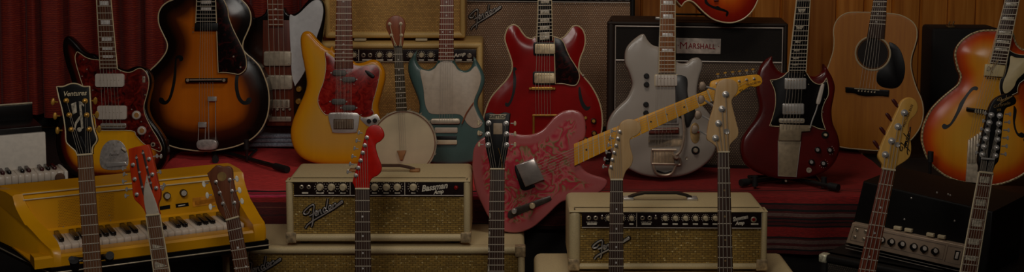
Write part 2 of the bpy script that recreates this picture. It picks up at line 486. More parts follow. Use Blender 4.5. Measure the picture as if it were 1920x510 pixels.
        if head:   # plain paddle beyond the top of the picture
            p, q = A(t0); u = -ax; w = (q - p); Lh = head
            pts = [p, p - w * .35 + u * Lh * .25, p - w * .45 + u * Lh, q + w * .45 + u * Lh, q + w * .35 + u * Lh * .25, q]
            s.slab('headstock', [(k.x, k.y) for k in pts], off - .016, off - .001, headm or wood_, sm=False, bev=.003)
        s.A = A; s.t0 = t0; s.tend = tend; s.f = f; s.tb = tb; s.ax = ax; s.c0 = c0; s.ln = ln
        return fb
    def strings(s, n, ends, off1, off0=None, t0=None, w=.82, r=.0005, m=None):
        """n strings from the nut side down to the px points (x0,y0)-(x1,y1) at height off1"""
        p, q = s.A(s.t0 if t0 is None else t0); off0 = s.f + .003 if off0 is None else off0
        (ax, ay), (bx, by) = ends; g = (1 - w) / 2
        for i in range(n):
            k = g + (1 - 2 * g) * i / (n - 1); a = p.lerp(q, k); b = (ax + (bx - ax) * i / (n - 1), ay + (by - ay) * i / (n - 1))
            sweep('string', [s.V(a.x, a.y, off0), s.V(b[0], b[1], off1)], r * (1.25 - .5 * i / (n - 1)), m or STEEL, s.o, seg=5)
    # ---- headstock in view --------------------------------------------
    def peghead(s, pts, off, m, th=.014, posts=(), buttons=(), pm=None, bm=None, bsize=.008, br=.0028, nutpts=None, edge=None, brl='round', sm=True):
        h = s.slab('headstock', pts, off - th, off, m, sm=sm, bev=.0025)
        if edge:
            P = ccw(smooth(s.P(pts, off), 4)); sweep('binding', [(u, -off + .001, v) for u, v in P], .0018, edge, h, closed=True)
        pm = pm or CHROME; bm = bm or pm
        for i, (x, y) in enumerate(posts):
            t = s.knob('tuning_post', x, y, off, [(br * 1.8, 0), (br * 1.8, .0015), (br, .002), (br * .9, .008), (br * 1.1, .009), (br * .5, .0105)], pm, h, 14)
        for i, (x, y, dx, dy) in enumerate(buttons):
            # key beside the headstock: shaft towards (dx,dy) px and a paddle
            L = math.hypot(dx, dy); ux, uy = dx / L, dy / L; k = off - th * .6
            sweep('peg_shaft', [s.V(x - dx * .7, y - dy * .7, k), s.V(x, y, k)], .002, pm, h, seg=6)
            a = s.V(x, y, k); b = s.V(x + ux, y + uy, k); d = (b - a).normalized(); nrm = Vector((0, 1, 0)); c = d.cross(nrm).normalized()
            V = []; F = []; R = bsize; K = 14
            for ring, (sc, o) in enumerate(((.8, -.0022), (1, -.001), (1, .001), (.8, .0022))):
                for q in range(K):
                    w = 2 * pi * q / K; V.append(a + d * (R * .55 * (1 + cos(w) * sc)) + c * (R * sin(w) * sc) + nrm * o)
            for g in range(3):
                for q in range(K): F.append((g * K + q, g * K + (q + 1) % K, (g + 1) * K + (q + 1) % K, (g + 1) * K + q))
            F += [tuple(range(K))[::-1], tuple(range(3 * K, 4 * K))]
            mk('tuning_key', V, F, bm, h)
        s.hd = h; s.hoff = off; return h
    def headstrings(s, posts, w=.8, r=.0005, t0=None):
        p, q = s.A(s.t0 if t0 is None else t0); g = (1 - w) / 2; n = len(posts)
        for i, (x, y) in enumerate(posts):
            a = p.lerp(q, g + (1 - 2 * g) * i / (n - 1))
            sweep('string', [s.V(x, y, s.hoff + .006), s.V(a.x, a.y, s.f + .002)], r, STEEL, s.o, seg=5)
    def boardstrings(s, n=6, w=.8, r=.0005, t1=None):
        (p, q), (p2, q2) = s.A(0), s.A(s.tend); g = (1 - w) / 2
        for i in range(n):
            k = g + (1 - 2 * g) * i / (n - 1); a, b = p.lerp(q, k), p2.lerp(q2, k)
            sweep('string', [s.V(a.x, a.y, s.f + .0025), s.V(b.x, b.y, s.f + .005)], r, STEEL, s.o, seg=5)
    def lowbody(s, m, kind='offset', w=.33, h=.42, thick=.045):
        """the body below the picture, resting on the floor"""
        a = s.A(s.tend); mid = (s.V(*a[0], s.f) + s.V(*a[1], s.f)) / 2
        p0 = s.A(0); m0 = (s.V(*p0[0], s.f) + s.V(*p0[1], s.f)) / 2; d = (mid - m0).normalized(); d = Vector((d.x, d.z))
        shp = {'offset': [(0, .04), (.12, .03), (.26, -.03), (.34, .0), (.4, .1), (.33, .25), (.3, .4), (.36, .55), (.48, .75), (.44, .93), (.2, 1.0), (-.1, 1.0), (-.4, .92), (-.5, .75), (-.42, .55), (-.34, .42), (-.36, .25), (-.42, .05), (-.42, -.1), (-.33, -.15), (-.2, -.02), (-.1, .04)],
               'round': [(0, 0), (.2, .0), (.36, .1), (.4, .22), (.32, .4), (.4, .55), (.5, .75), (.42, .93), (.2, 1.0), (0, 1.01), (-.2, 1), (-.42, .93), (-.5, .75), (-.4, .55), (-.32, .4), (-.4, .22), (-.36, .1), (-.2, 0)]}[kind]
        n = Vector((-d.y, d.x)); org = Vector((mid.x, mid.z)) - d * .03
        for _ in range(12):
            P = [tuple(org + d * (y * h) + n * (x * w)) for x, y in shp]
            P = smooth([tuple(q) for q in P], 4); mn = min(q[1] for q in P)
            h *= 1 + (mn - .004) / .45
        s.body(None, s.f - .004, thick, m, name='body', local=P, cell=.03)
def new_front(name, label, cat, nx, ny, Y, lean, yaw=0): return Fr(name, label, cat, nx, ny, Y=Y, lean=lean, yaw=yaw, floor=0.0)
# ================================================================ setting
def struct(o): o['kind'] = 'structure'; return o
YW = 5.55
t = NT('pine_boards')
PW = .119; X0 = PY(1307, 60, YW).x
v = t.co(); sx = t.add('ShaderNodeSeparateXYZ'); t.link(v, sx.inputs[0])
pl = t.math('FLOOR', t.math('DIVIDE', t.math('SUBTRACT', sx.outputs['X'], X0), PW))
wn = t.add('ShaderNodeTexWhiteNoise', noise_dimensions='1D'); t.link(pl, wn.inputs['W'])
cb = t.add('ShaderNodeCombineXYZ'); t.link(t.math('MULTIPLY', sx.outputs['X'], 45.0), cb.inputs[0]); t.link(t.math('MULTIPLY', pl, 3.7), cb.inputs[1]); t.link(t.math('MULTIPLY', sx.outputs['Z'], 2.2), cb.inputs[2])
nz = t.add('ShaderNodeTexNoise', Scale=1.0, Detail=5.0, Distortion=.6); t.link(cb.outputs[0], nz.inputs['Vector'])
base = t.ramp(nz.outputs['Fac'], [(.25, (176, 104, 34)), (.5, (214, 138, 52)), (.75, (232, 160, 72))])
vr = t.ramp(wn.outputs['Value'], [(0, (190, 175, 160)), (1, (255, 245, 235))])
col = t.mix(1.0, base, vr, 'MULTIPLY')
vo = t.add('ShaderNodeTexVoronoi', Scale=1.0); vo.inputs['Randomness'].default_value = .9
vm = t.co((4.2, 4.2, 2.4)); t.link(vm, vo.inputs['Vector'])
kn = t.ramp(vo.outputs['Distance'], [(.04, (95, 50, 24)), (.075, (255, 255, 255))])
t.link(t.mix(.85, col, kn, 'MULTIPLY'), t.b.inputs['Base Color']); t.p(Roughness=.45); WOODW = t.m

def wall_boards(name, x0, x1, z0, z1):
    """tongue and groove boards: real V grooves"""
    V = []; F = []; xs = []
    k0 = math.floor((x0 - X0) / PW); k = k0
    while X0 + k * PW < x1:
        a = X0 + k * PW; xs += [(a + .0005, .012), (a + .007, 0), (a + PW - .007, 0), (a + PW - .0005, .012)]; k += 1
    for x, d in xs: V += [(x, YW + d, z0), (x, YW + d, z1)]
    for i in range(len(xs) - 1): F.append((2 * i, 2 * i + 2, 2 * i + 3, 2 * i + 1))
    n = len(V); xa, xb = xs[0][0], xs[-1][0]
    V += [(xa, YW + .06, z0), (xa, YW + .06, z1), (xb, YW + .06, z0), (xb, YW + .06, z1)]; F.append((n, n + 2, n + 3, n + 1))
    return struct(mk(name, V, F, WOODW, None, ang=10))
wall_boards('wall_back', -3.2, 3.2, 0, 2.9)
struct(boxes('shade_strip_back', [((-3.2, PY(1180, 200, 5.5).x), (YW - .03, YW), (ZR, ZR + .14))], mat('black_ply_and_shade', (24, 18, 15), .7), None, bev=.003))  # dark strip standing in for the shade below the curtain
PLAST = mat('painted_plaster', (88, 70, 56), .8); DARKF = wood('dark_floor', (34, 24, 18), (58, 42, 30), r=.5, coat=0, ax=1, fine=.4)
struct(boxes('floor', [((-3.2, 3.2), (-1.5, YW + .1), (-.1, 0))], DARKF, None, bev=0))
struct(boxes('ceiling', [((-3.2, 3.2), (-1.5, YW + .1), (2.9, 3.0))], PLAST, None, bev=0))
struct(boxes('wall_left', [((-3.3, -3.2), (-1.5, YW + .1), (0, 2.9))], PLAST, None, bev=0))
struct(boxes('wall_right', [((3.2, 3.3), (-1.5, YW + .1), (0, 2.9))], PLAST, None, bev=0))

# ---------------------------------------------------------------- curtain
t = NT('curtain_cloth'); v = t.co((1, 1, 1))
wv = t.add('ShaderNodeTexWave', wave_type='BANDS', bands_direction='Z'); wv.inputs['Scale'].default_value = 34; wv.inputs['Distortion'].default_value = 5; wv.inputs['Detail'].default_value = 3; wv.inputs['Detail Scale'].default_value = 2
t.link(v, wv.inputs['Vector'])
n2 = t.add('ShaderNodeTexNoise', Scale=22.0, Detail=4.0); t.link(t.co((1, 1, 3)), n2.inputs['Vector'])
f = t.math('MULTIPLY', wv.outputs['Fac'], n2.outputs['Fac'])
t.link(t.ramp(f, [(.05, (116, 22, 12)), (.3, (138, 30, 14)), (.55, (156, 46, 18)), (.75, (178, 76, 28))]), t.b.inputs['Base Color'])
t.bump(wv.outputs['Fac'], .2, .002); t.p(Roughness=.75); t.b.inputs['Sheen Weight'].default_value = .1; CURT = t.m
cx0 = PY(-260, 100, 5.4).x; cx1 = PY(612, 100, 5.4).x; cz0 = PY(100, 216, 5.42).z
folds = [(PY(p, 60, 5.4).x, w, d) for p, w, d in ((-180, .02, .07), (-120, .03, .06), (-60, .02, .08), (-10, .02, .05), (35, .02, .07), (71, .011, .11), (121, .014, .08), (173, .02, .07), (217, .03, .03), (264, .011, .09), (300, .02, .05), (350, .02, .06), (410, .02, .06), (462, .018, .06), (508, .02, .05), (556, .014, .07), (590, .012, .05))]
V = []; F = []; nx = 420; nzz = 14
def cdepth(x, z):
    y = 5.40 + .012 * sin(x * 21 + .6 * z) + .006 * sin(x * 53 + z)
    for c, w, d in folds: y += d * math.exp(-((x - c - .012 * (z - 1.2)) / w) ** 2)
    return min(y, 5.52)
for sgn in (0, 1):
    for j in range(nzz + 1):
        z = cz0 + (2.75 - cz0) * j / nzz
        for i in range(nx + 1):
            x = cx0 + (cx1 - cx0) * i / nx; V.append((x, cdepth(x, z) + sgn * .003, z + (.006 * sin(x * 30) if j == 0 else 0)))
nn = (nx + 1) * (nzz + 1)
for sgn in (0, 1):
    for j in range(nzz):
        for i in range(nx):
            a = sgn * nn + j * (nx + 1) + i; F.append((a, a + 1, a + nx + 2, a + nx + 1))
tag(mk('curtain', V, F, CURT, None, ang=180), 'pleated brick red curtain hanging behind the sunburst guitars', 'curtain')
rod = sweep('curtain_rod', [(cx0 - .1, 5.44, 2.78), (cx1 + .1, 5.44, 2.78)], .014, mat('dark_iron', (40, 34, 30), .5, .8), None)
tag(rod, 'dark iron rod carrying the red curtain', 'curtain rod')
for x in (cx0 - .02, cx1): boxes('rod_bracket', [((x, x + .02), (5.44, YW), (2.77, 2.79))], BLACK, rod, bev=.001)

# ---------------------------------------------------------------- riser and blankets
YR = PZ(960, 363, ZR).y
rx0 = PZ(-60, 345, ZR).x; rx1 = PZ(1960, 345, ZR).x
struct(boxes('floor_riser', [((rx0 - .2, rx1 + .15), (YR + .01, YW - .005), (0, ZR - .012))], mat('black_ply_and_shade', (24, 18, 15), .7), None, bev=.002))
def blanket(name, label, x0, x1, stops, wrinkle, seed, drop=.2, rough=.85):
    t = NT(name); a = t.add('ShaderNodeAttribute', attribute_name='edge')
    n = t.add('ShaderNodeTexNoise', Scale=9.0, Detail=2.0); t.link(t.co((1, 1, 1)), n.inputs['Vector'])
    s = t.math('ADD', a.outputs['Fac'], t.math('MULTIPLY', t.math('SUBTRACT', n.outputs['Fac'], .5), .004))
    c = t.ramp(t.math('DIVIDE', t.math('ADD', s, .1), .36), [((p + .1) / .36, k) for p, k in stops], 'CONSTANT')
    n3 = t.add('ShaderNodeTexNoise', Scale=1.0, Detail=3.0); t.link(t.co((40, 600, 600)), n3.inputs['Vector'])
    g = t.ramp(n3.outputs['Fac'], [(.3, (165, 160, 160)), (.7, (255, 255, 255))])
    t.link(t.mix(1.0, c, g, 'MULTIPLY'), t.b.inputs['Base Color']); t.p(Roughness=rough); t.bump(n3.outputs['Fac'], .4, .002)
    rnd = random.Random(seed); V = []; E = []; F = []; nx = 160
    back = YW - .02 - YR
    prof = [(-back + back * i / 26) for i in range(26)] + [-.02, -.01, 0, .01, .02] + [.02 + (drop - .02) * (i + 1) / 14 for i in range(14)]
    ph = [rnd.uniform(0, 6) for _ in range(8)]
    for lay in (0, 1):
        for s_ in prof:
            for i in range(nx + 1):
                x = x0 + (x1 - x0) * i / nx
                w = wrinkle * (.5 * sin(x * 9 + s_ * 21 + ph[0]) + .5 * sin(x * 23 - s_ * 30 + ph[1]) + .35 * sin(x * 41 + s_ * 70 + ph[2])) * .5 + wrinkle * .6
                if s_ <= 0: y = YR + s_ * -1 * -1; z = ZR - .004 + w; 
                else: y = YR; z = ZR - .004 - s_ + wrinkle * .6
                y = YR - min(s_, 0) - (0.0 if s_ < -.02 else .012)
                if s_ > 0: y -= .012 * (1 + sin(x * 13 + ph[3])) * min(1, s_ / .08) + .004 * sin(x * 37 + ph[4]) * min(1, s_ / .1)
                if abs(s_) <= .02: z = ZR - .004 + wrinkle * .6 - (s_ + .02) ** 2 * 8
                if s_ > .02: z = ZR - .004 + wrinkle * .6 - .0128 - (s_ - .02) * 1.0 + .004 * sin(x * 6 + ph[5])
                V.append((x, y + (lay * .004 if s_ > -.01 else 0), z - (lay * .003 if s_ <= 0 else 0))); E.append(s_)
    n0 = len(prof) * (nx + 1)
    for lay in (0, 1):
        for j in range(len(prof) - 1):
            for i in range(nx):
                a = lay * n0 + j * (nx + 1) + i; F.append((a, a + 1, a + nx + 2, a + nx + 1))
    return tag(mk(name, V, F, t.m, None, ang=180, edge=E), label, 'blanket')
RD = (152, 24, 20); DR = (84, 12, 12); BK = (16, 8, 8); GY = (112, 84, 76); PK = (190, 40, 60)
blanket('striped_blanket', 'dark red blanket with black and grey stripes, draped below the red double-horned guitar',
        PZ(1080, 350, ZR).x, PZ(1700, 350, ZR).x,
        [(-.1, RD), (-.075, DR), (-.068, RD), (-.05, BK), (-.045, RD), (-.018, (176, 60, 58)), (-.014, RD), (.036, BK), (.041, DR), (.055, BK), (.062, DR), (.068, GY), (.079, DR), (.084, BK), (.089, DR), (.096, BK), (.1, DR), (.109, BK), (.114, RD), (.147, BK), (.152, DR), (.156, GY), (.17, DR), (.178, GY), (.188, BK), (.193, DR)], .004, 1, drop=.205)
blanket('striped_blanket', 'crimson blanket with pink stripes beside the yellow piano',
        PZ(255, 350, ZR).x, PZ(1080, 350, ZR).x - .012,
        [(-.1, (238, 66, 66)), (-.06, (246, 78, 88)), (-.042, (60, 10, 10)), (-.036, BK), (-.026, (206, 34, 70)), (-.01, (130, 20, 34)), (-.004, (220, 80, 110)), (.004, (214, 44, 84)), (.014, RD), (.03, DR), (.045, (120, 60, 40)), (.049, DR), (.07, (60, 10, 10)), (.075, DR), (.105, (120, 50, 36)), (.108, (50, 9, 9))], .009, 7, drop=.12)
# folded blue grey blanket at the back of the riser
F_ = Fr('folded_blanket', 'folded blue grey blanket lying behind the brown sunburst archtop', 'blanket', 440, 290, pt=Vector((PY(440, 270, 4.99).x, 4.99, ZR + .011)))
x0, _ = F_.L(322, 285); x1, _ = F_.L(560, 285)
FB = mat('blue_grey_wool', (140, 146, 158), .9, var=.2, scale=150, bump=.5)
for k in range(3): boxes('fold', [((x0 + k * .006, x1 - k * .004), (.0, .17 - k * .006), (k * .017, k * .017 + .016))], FB, F_.o, bev=.007, seg=3)

# ================================================================ amplifiers
def cab(F, x0, y0, x1, y1, depth, shell, bars, grm=None, recess=.012, corner=None, bev=.008, feet=4, grille_rect=None, gname='grille_cloth', backfill=True):
    ym = (y0 + y1) / 2
    u0 = F.L(x0, ym)[0]; u1 = F.L(x1, ym)[0]; xm = (x0 + x1) / 2
    v1 = F.L(xm, y0)[1]; v0 = F.L(xm, y1)[1]
    k = (u1 - u0) / (x1 - x0); l, r, tp, b = [q * k for q in bars]
    lip = .03
    boxes('cabinet', [((u0, u1), (lip * .8, depth), (v0, v1)), ((u0, u0 + l), (0, lip + .02), (v0, v1)), ((u1 - r, u1), (0, lip + .02), (v0, v1)),
                      ((u0, u1), (0, lip + .02), (v1 - tp, v1)), ((u0, u1), (0, lip + .02), (v0, v0 + b))], shell, F.o, bev=bev, seg=3)
    if grm: boxes(gname, [((u0 + l - .002, u1 - r + .002), (recess, recess + .01), (v0 + b - .002, v1 - tp + .002))], grm, F.o, bev=0)
    F.box = (u0, u1, v0, v1, l, r, tp, b, depth)
    if feet:
        for a in (u0 + .05, u1 - .05):
            for d in (.05, depth - .05):
                boxes('foot', [((a - .014, a + .014), (d - .014, d + .014), (v0 - .0105, v0 + .002))], RUBBER, F.o, bev=.003)
    if corner:
        for a, s1 in ((u0, 1), (u1, -1)):
            for z in ((v0, 1), (v1, -1)) if corner[1] == 4 else ((v0, 1),):
                c = z[0]; w = .03
                xs = sorted((a - s1 * .0015, a + s1 * w)); zs = sorted((c - z[1] * .0015, c + z[1] * w))
                boxes('corner_protector', [((xs[0], xs[1]), (-.0015, .002), (zs[0], zs[1])), (sorted((a - s1 * .002, a + s1 * .002)), (-.0015, w), (zs[0], zs[1])), ((xs[0], xs[1]), (-.0015, w), sorted((c - z[1] * .002, c + z[1] * .002)))], corner[0], F.o, bev=.0015)
def handle(F, x0, x1, py, depth_y, m, endm, rise=.012, w=.02, v=None):
    """strap on the top; x0,x1 px ends"""
    u0 = F.L(x0, py)[0]; u1 = F.L(x1, py)[0]; z = F.box[3] if v is None else v; pts = []
    N = 12; V = []; Fc = []
    for i in range(N + 1):
        t_ = i / N; u = u0 + (u1 - u0) * t_; h = z + .004 + rise * min(1, 4 * t_, 4 * (1 - t_)) ** .7
        for du, dz in ((-w / 2, 0), (w / 2, 0), (w / 2, .006), (-w / 2, .006)): V.append((u, depth_y + du, h + dz))
    for i in range(N):
        for k in range(4): Fc.append((i * 4 + k, i * 4 + (k + 1) % 4, i * 4 + 4 + (k + 1) % 4, i * 4 + 4 + k))
    Fc += [(0, 1, 2, 3), (N * 4 + 3, N * 4 + 2, N * 4 + 1, N * 4)]
    h = mk('handle', V, Fc, m, F.o)
    for u in (u0, u1): boxes('handle_end', [((u - .016, u + .016), (depth_y - w * .7, depth_y + w * .7), (z - .001, z + .009))], endm, h, bev=.003)
CORN = mat('worn_corner_metal', (168, 146, 112), .4, .25, var=.25, scale=80)
PANEL = mat('brown_black_panel', (30, 18, 18), .3)
SILK = mat('panel_print', (215, 205, 185), .5)
def amp_knob(F, x, y, off, r=.0085, m=None, skirt=True, parent=None, ring=True, pointer=None, cap=None):
    k = F.knob('knob', x, y, off, [(r * 1.25, 0), (r * 1.2, .003), (r, .004), (r * .92, .013), (r * .8, .0145)], m or IVORY, parent, 20)
    if cap: F.disc('knob_cap', x, y, off + .0142, r * .62, .0012, cap, k)
    if ring:
        u, v = F.L(x, y, off)
        V = []; Fc = []
        for i in range(11):
            a = radians(-225 + 27 * i) * -1; R0 = r * 1.55; R1 = r * 1.9
            cx_, cz_ = cos(a), sin(a); px_, pz_ = -sin(a), cos(a); b0 = len(V)
            for R, s1 in ((R0, -1), (R0, 1), (R1, 1), (R1, -1)): V.append((u + cx_ * R + px_ * s1 * .0009, -off - .0004, v + cz_ * R + pz_ * s1 * .0009))
            Fc.append((b0, b0 + 1, b0 + 2, b0 + 3))
        mk('dial_numbers', V, Fc, SILK, parent or F.o)
    return k
def jack(F, x, y, off, r=.0065, m=None, parent=None):
    k = F.knob('input_jack', x, y, off, [(r, 0), (r, .002), (r * .55, .0035), (r * .5, .0015)], m or NICKEL, parent, 16)
    F.disc('jack_hole', x, y, off + .0012, r * .45, .0008, BLACK, k, 10)
GR_TW = grille('wheat_sparkle_cloth', (172, 136, 60), (92, 68, 24), (226, 204, 140), .017, .0064, .16, .62, smooth=.5)
GR_TWU = grille('wheat_cloth_plain', (214, 166, 90), (158, 116, 56), (235, 200, 130), .0092, .0060, .24, .74, smooth=.5)
GR_SIL = grille('silver_brown_cloth', (240, 202, 162), (128, 94, 68), (240, 230, 215), .0092, .0075, .36, .60)
GR_PEP = grille('pepper_basket_cloth', (228, 198, 156), (72, 56, 44), (230, 205, 165), .0062, .0062, .42, .8, rot=pi / 4)

def screen_text(F, s, x, y, off, size, ang=0, sx=1, m=None, parent=None, **k): return F.text('lettering', s, x, y, off, size, m or SILK, ang, parent=parent, sx=sx, **k)

# big cream cabinet, left-centre
Y1 = PZ(730, 464, ZC).y
F = Fr('speaker_cabinet', 'wide cream speaker cabinet under the left cream amplifier head', 'speaker cabinet', 700, 464, Y=Y1)
F.o.location.z = 0; F.M.translation.z = 0; F.inv = F.M.inverted(); F.o_cam = F.inv @ CAM
def cab_floor(F, x0, ytop, x1, depth, *a, **k):
    """cabinet standing on the floor: bottom is local z 0.012"""
    yb = ytop
    w = F.M.to_translation()
    p = F.M @ Vector((0, 0, .012)); d = p - CAM; s = FPX / d.dot(FWD); yb = CY - d.dot(UP) * s
    cab(F, x0, ytop, x1, yb, depth, *a, **k)
cab_floor(F, 419, 464, 984, .30, CREAM_T, (13, 13, 14, 16), GR_TW, bev=.016, corner=(CORN, 4))
u0, u1, v0, v1 = F.box[:4]
F.logo(452, 480, 526, 534, -.010)
# cream head on it
F = Fr('amplifier_head', 'cream amplifier head on the wide cabinet, behind the red headstock', 'amplifier', 709, 455, z=ZC + .012)
CABH1 = F
cab(F, 536, 339, 882, 454, .27, CREAM_T, (13, 13, 3, 14), GR_TW, bev=.016, corner=(CORN, 1))
pn = F.rect('control_panel', 551, 341, 869, 365.5, -.006, -.003, PANEL, r=1)
F.tube('panel_trim', [(551, 366.6), (869, 366.6)], -.003, .0016, WHITEP)
for x in (565.5, 579): jack(F, x, 350.5, -.003, parent=pn)
for x in (600, 621.5, 643.5, 702.5, 724.5, 745, 775): amp_knob(F, x, 351, -.003, .0095, parent=pn)
for x in (656.5, 759): F.tube('divider', [(x, 342), (x, 365)], -.0025, .0012, SILK, pn)
for x, w in ((572, 12), (600, 14), (621, 10), (643, 10), (702, 9), (724, 10), (745, 10), (775, 8)): F.rect('label_strip', x - w / 2, 360.5, x + w / 2, 363.2, -.004, -.0026, SILK, pn, r=.6, bev=0)
screen_text(F, 'Bassman', 814, 351, -.0024, .026, 8, 1.15, fit=50, shear=.35, bold=.0008, parent=pn); screen_text(F, 'Amp', 822, 360, -.0024, .017, 8, 1.1, fit=20, shear=.35, bold=.0006, parent=pn)
F.knob('jewel_lamp', 855, 352, -.003, [(.007, 0), (.007, .003), (.005, .006), (.003, .008)], mat('ruby_jewel', (130, 16, 14), .15), pn)
F.logo(569, 372, 642, 428, -.010)
handle(F, 655, 772, 339, .135, mat('brown_leather', (62, 34, 22), .5), mat('brass_brown', (150, 104, 60), .45, .3))

# right cream cabinet
Y2 = PZ(1460, 528, ZC).y
F = Fr('speaker_cabinet', 'cream speaker cabinet under the right cream amplifier head', 'speaker cabinet', 1250, 528, Y=Y2)
F.o.location.z = 0; F.M.translation.z = 0; F.inv = F.M.inverted(); F.o_cam = F.inv @ CAM
d2 = PZ(1230, 476, ZC).y - Y2 + .03
cab_floor(F, 1004, 529, 1504, d2, CREAM_T, (13, 13, 14, 16), GR_TW, bev=.02, corner=(CORN, 4))
F = Fr('amplifier_head', 'cream amplifier head with two channels of knobs and a small jewel lamp', 'amplifier', 1250, 505, z=ZC + .012)
cab(F, 1067, 396, 1439, 506, .25, CREAM_T, (22, 11, 2.5, 11), GR_TW, bev=.016, corner=(CORN, 1))
pn = F.quad('control_panel', [(1091, 398), (1428, 399), (1427, 427), (1091, 425)], -.006, -.003, PANEL)
F.tube('panel_trim', [(1091, 426.5), (1427, 428), (1428.5, 400)], -.003, .0015, WHITEP, sm=False)
for x in (1104, 1117, 1204.6, 1218): jack(F, x, 408.5, -.003, parent=pn)
for x in (1129, 1229.5):
    F.disc('toggle_switch', x, 408.5, -.003, .004, .004, NICKEL, pn); 
    F.tube('toggle_lever', [(x, 408, .0), (x, 404, .008)], 0, .0018, CHROME, pn)
for x in (1141, 1166, 1184, 1247, 1266.6, 1285.5, 1304, 1322.7, 1341): amp_knob(F, x, 408.8, -.003, .0062, parent=pn)
F.tube('divider', [(1193.8, 399), (1193.8, 425)], -.0025, .0011, SILK, pn)
for x, w in ((1110, 18), (1184, 8), (1212, 18), (1247, 11), (1266, 10), (1285, 10), (1304, 10), (1323, 10), (1341, 10), (1415, 14)): F.rect('label_strip', x - w / 2, 418.5, x + w / 2, 421.5, -.004, -.0026, SILK, pn, r=.6, bev=0)
screen_text(F, 'NORMAL', 1110, 417, -.0024, .006, 0, 1.3, parent=pn); screen_text(F, 'VIBRATO', 1212, 417, -.0024, .006, 0, 1.3, parent=pn)
screen_text(F, 'Showman', 1388, 409, -.0024, .016, 12, 1.05, fit=29, shear=.3, bold=.0007, parent=pn); screen_text(F, 'Amp', 1387, 418.5, -.0024, .014, 5, 1.1, fit=18, shear=.3, bold=.0006, parent=pn)
F.knob('jewel_lamp', 1413, 411.5, -.003, [(.0085, 0), (.0085, .002), (.006, .004), (.0055, .003), (.004, .005)], NICKEL, pn)
F.disc('lamp_lens', 1413, 411.5, .0005, .0045, .003, mat('ruby_jewel', (130, 16, 14), .15), pn)
F.logo(1111, 441, 1180, 486, -.010)
handle(F, 1186, 1310, 396, .14, mat('black_leather', (20, 15, 14), .45), CHROME, rise=.014)

# tan combo + cab at back
ZT = PY(750, 80, 5.03).z
F = Fr('combo_amplifier', 'tan amplifier with a row of knobs, behind the banjo', 'amplifier', 750, 300, pt=Vector((PY(750, 200, 5.03).x, 5.03, ZR + .012)))
def ypix(F, z):
    d = F.M @ Vector((0, 0, z)) - CAM; return CY - d.dot(UP) * FPX / d.dot(FWD)
cab(F, 566, 80, 905, ypix(F, 0), .26, TAN_T, (12, 11, 12, 14), GR_TWU, bev=.014)
pn = F.rect('control_panel', 580, 92.5, 893, 114.5, -.006, -.003, PANEL, r=1)
F.tube('panel_trim', [(580, 116), (893, 116)], -.003, .0018, IVORY)
for x in (681.5, 694): jack(F, x, 103.5, -.003, .0085, parent=pn)
for x in (598, 620, 663.5, 711.5, 731, 770, 790.5, 808): amp_knob(F, x, 103.5, -.003, .0085, parent=pn)
F.tube('divider', [(672.5, 93), (672.5, 114)], -.002, .0018, SILK, pn)
for x, w in ((688, 18), (712, 14), (731, 10), (790, 10), (808, 12), (860, 12), (880, 10)): F.rect('label_strip', x - w / 2, 111, x + w / 2, 113.6, -.004, -.0026, SILK, pn, r=.6, bev=0)
screen_text(F, 'Pro-Amp', 851, 105, -.0024, .019, 12, 1.15, fit=44, shear=.3, bold=.0008, parent=pn)
F.knob('jewel_lamp', 880, 104.5, -.003, [(.0095, 0), (.0095, .002), (.0065, .004), (.006, .002), (.003, .002)], NICKEL, pn)
F2 = Fr('speaker_cabinet', 'upper tan speaker cabinet stacked on the tan amplifier', 'speaker cabinet', 740, 76, pt=Vector((PY(740, 70, 5.07).x, 5.07, F.M.to_translation().z + F.box[3] + .0125)))
cab(F2, 607, -95, 872, ypix(F2, 0), .24, TAN_T, (11, 10, 12, 12), GR_TWU, bev=.014, feet=0)
for x in (675, 790): F2.rect('foot', x - 11, 72.5, x + 11, 76.8, -.03, 0.004, IVORY, r=1)

# big silver-cloth amplifier
F = Fr('combo_amplifier', 'large black amplifier with silver sparkle cloth behind the cherry red hollowbody', 'amplifier', 1030, 290, pt=Vector((PY(1030, 150, 5.315).x, 5.315, ZR + .012)))
cab(F, 862, -35, 1190, ypix(F, 0), .195, TOLEXB, (9, 9, 38, 9), GR_SIL, bev=.01)
F.tube('cloth_trim', [(871, 2), (1181, 5)], .001, .002, WHITEP)
pn = F.quad('control_panel', [(872, -28), (1181, -28), (1181, 1), (872, -1.5)], -.002, .001, mat('silver_panel', (150, 144, 138), .4, .4))
for x in range(885, 1178, 14): F.rect('label_strip', x, -3, x + 7, .2, 0, .0016, BLACK if x % 2 else SILK, pn, r=.5, bev=0)
for x in range(900, 1170, 28): amp_knob(F, x, -14, .001, .009, m=BLACK, parent=pn, ring=False)
F.logo(880, 8, 939, 56, -.009, r=.0024)

# black head with name plate
F = Fr('combo_amplifier', 'black amplifier with a white name plate and speckled cloth', 'amplifier', 1306, 320, pt=Vector((PY(1306, 200, 4.68).x, 4.68, ZR + .006)), yaw=-7)
u0 = F.L(1137, 180)[0]; u1 = F.L(1475, 180)[0]; v1 = F.L(1306, 42)[1]; dep = .24; MTOP = v1
u2 = F.L(1152, 180)[0]; u3 = F.L(1466.5, 180)[0]; v2 = F.L(1152, 48)[1]; vb = F.L(1306, 313)[1]; vm = F.L(1306, 115.5)[1]
boxes('cabinet', [((u0, u1), (.025, dep), (0, v1)), ((u0, u2), (0, .05), (0, v1)), ((u3, u1), (0, .05), (0, v1)), ((u0, u1), (0, .05), (v2, v1)), ((u0, u1), (0, .05), (0, vb))], TOLEXBR, F.o, bev=.012, seg=3)
boxes('front_panel', [((u2, u3), (.008, .02), (vm, v2))], mat('black_vinyl', (27, 22, 18), .65, spec=.2, bump=.4, scale=300), F.o, bev=0)
boxes('grille_cloth', [((u2, u3), (.012, .022), (vb, vm))], GR_PEP, F.o, bev=0)
i_ = .002
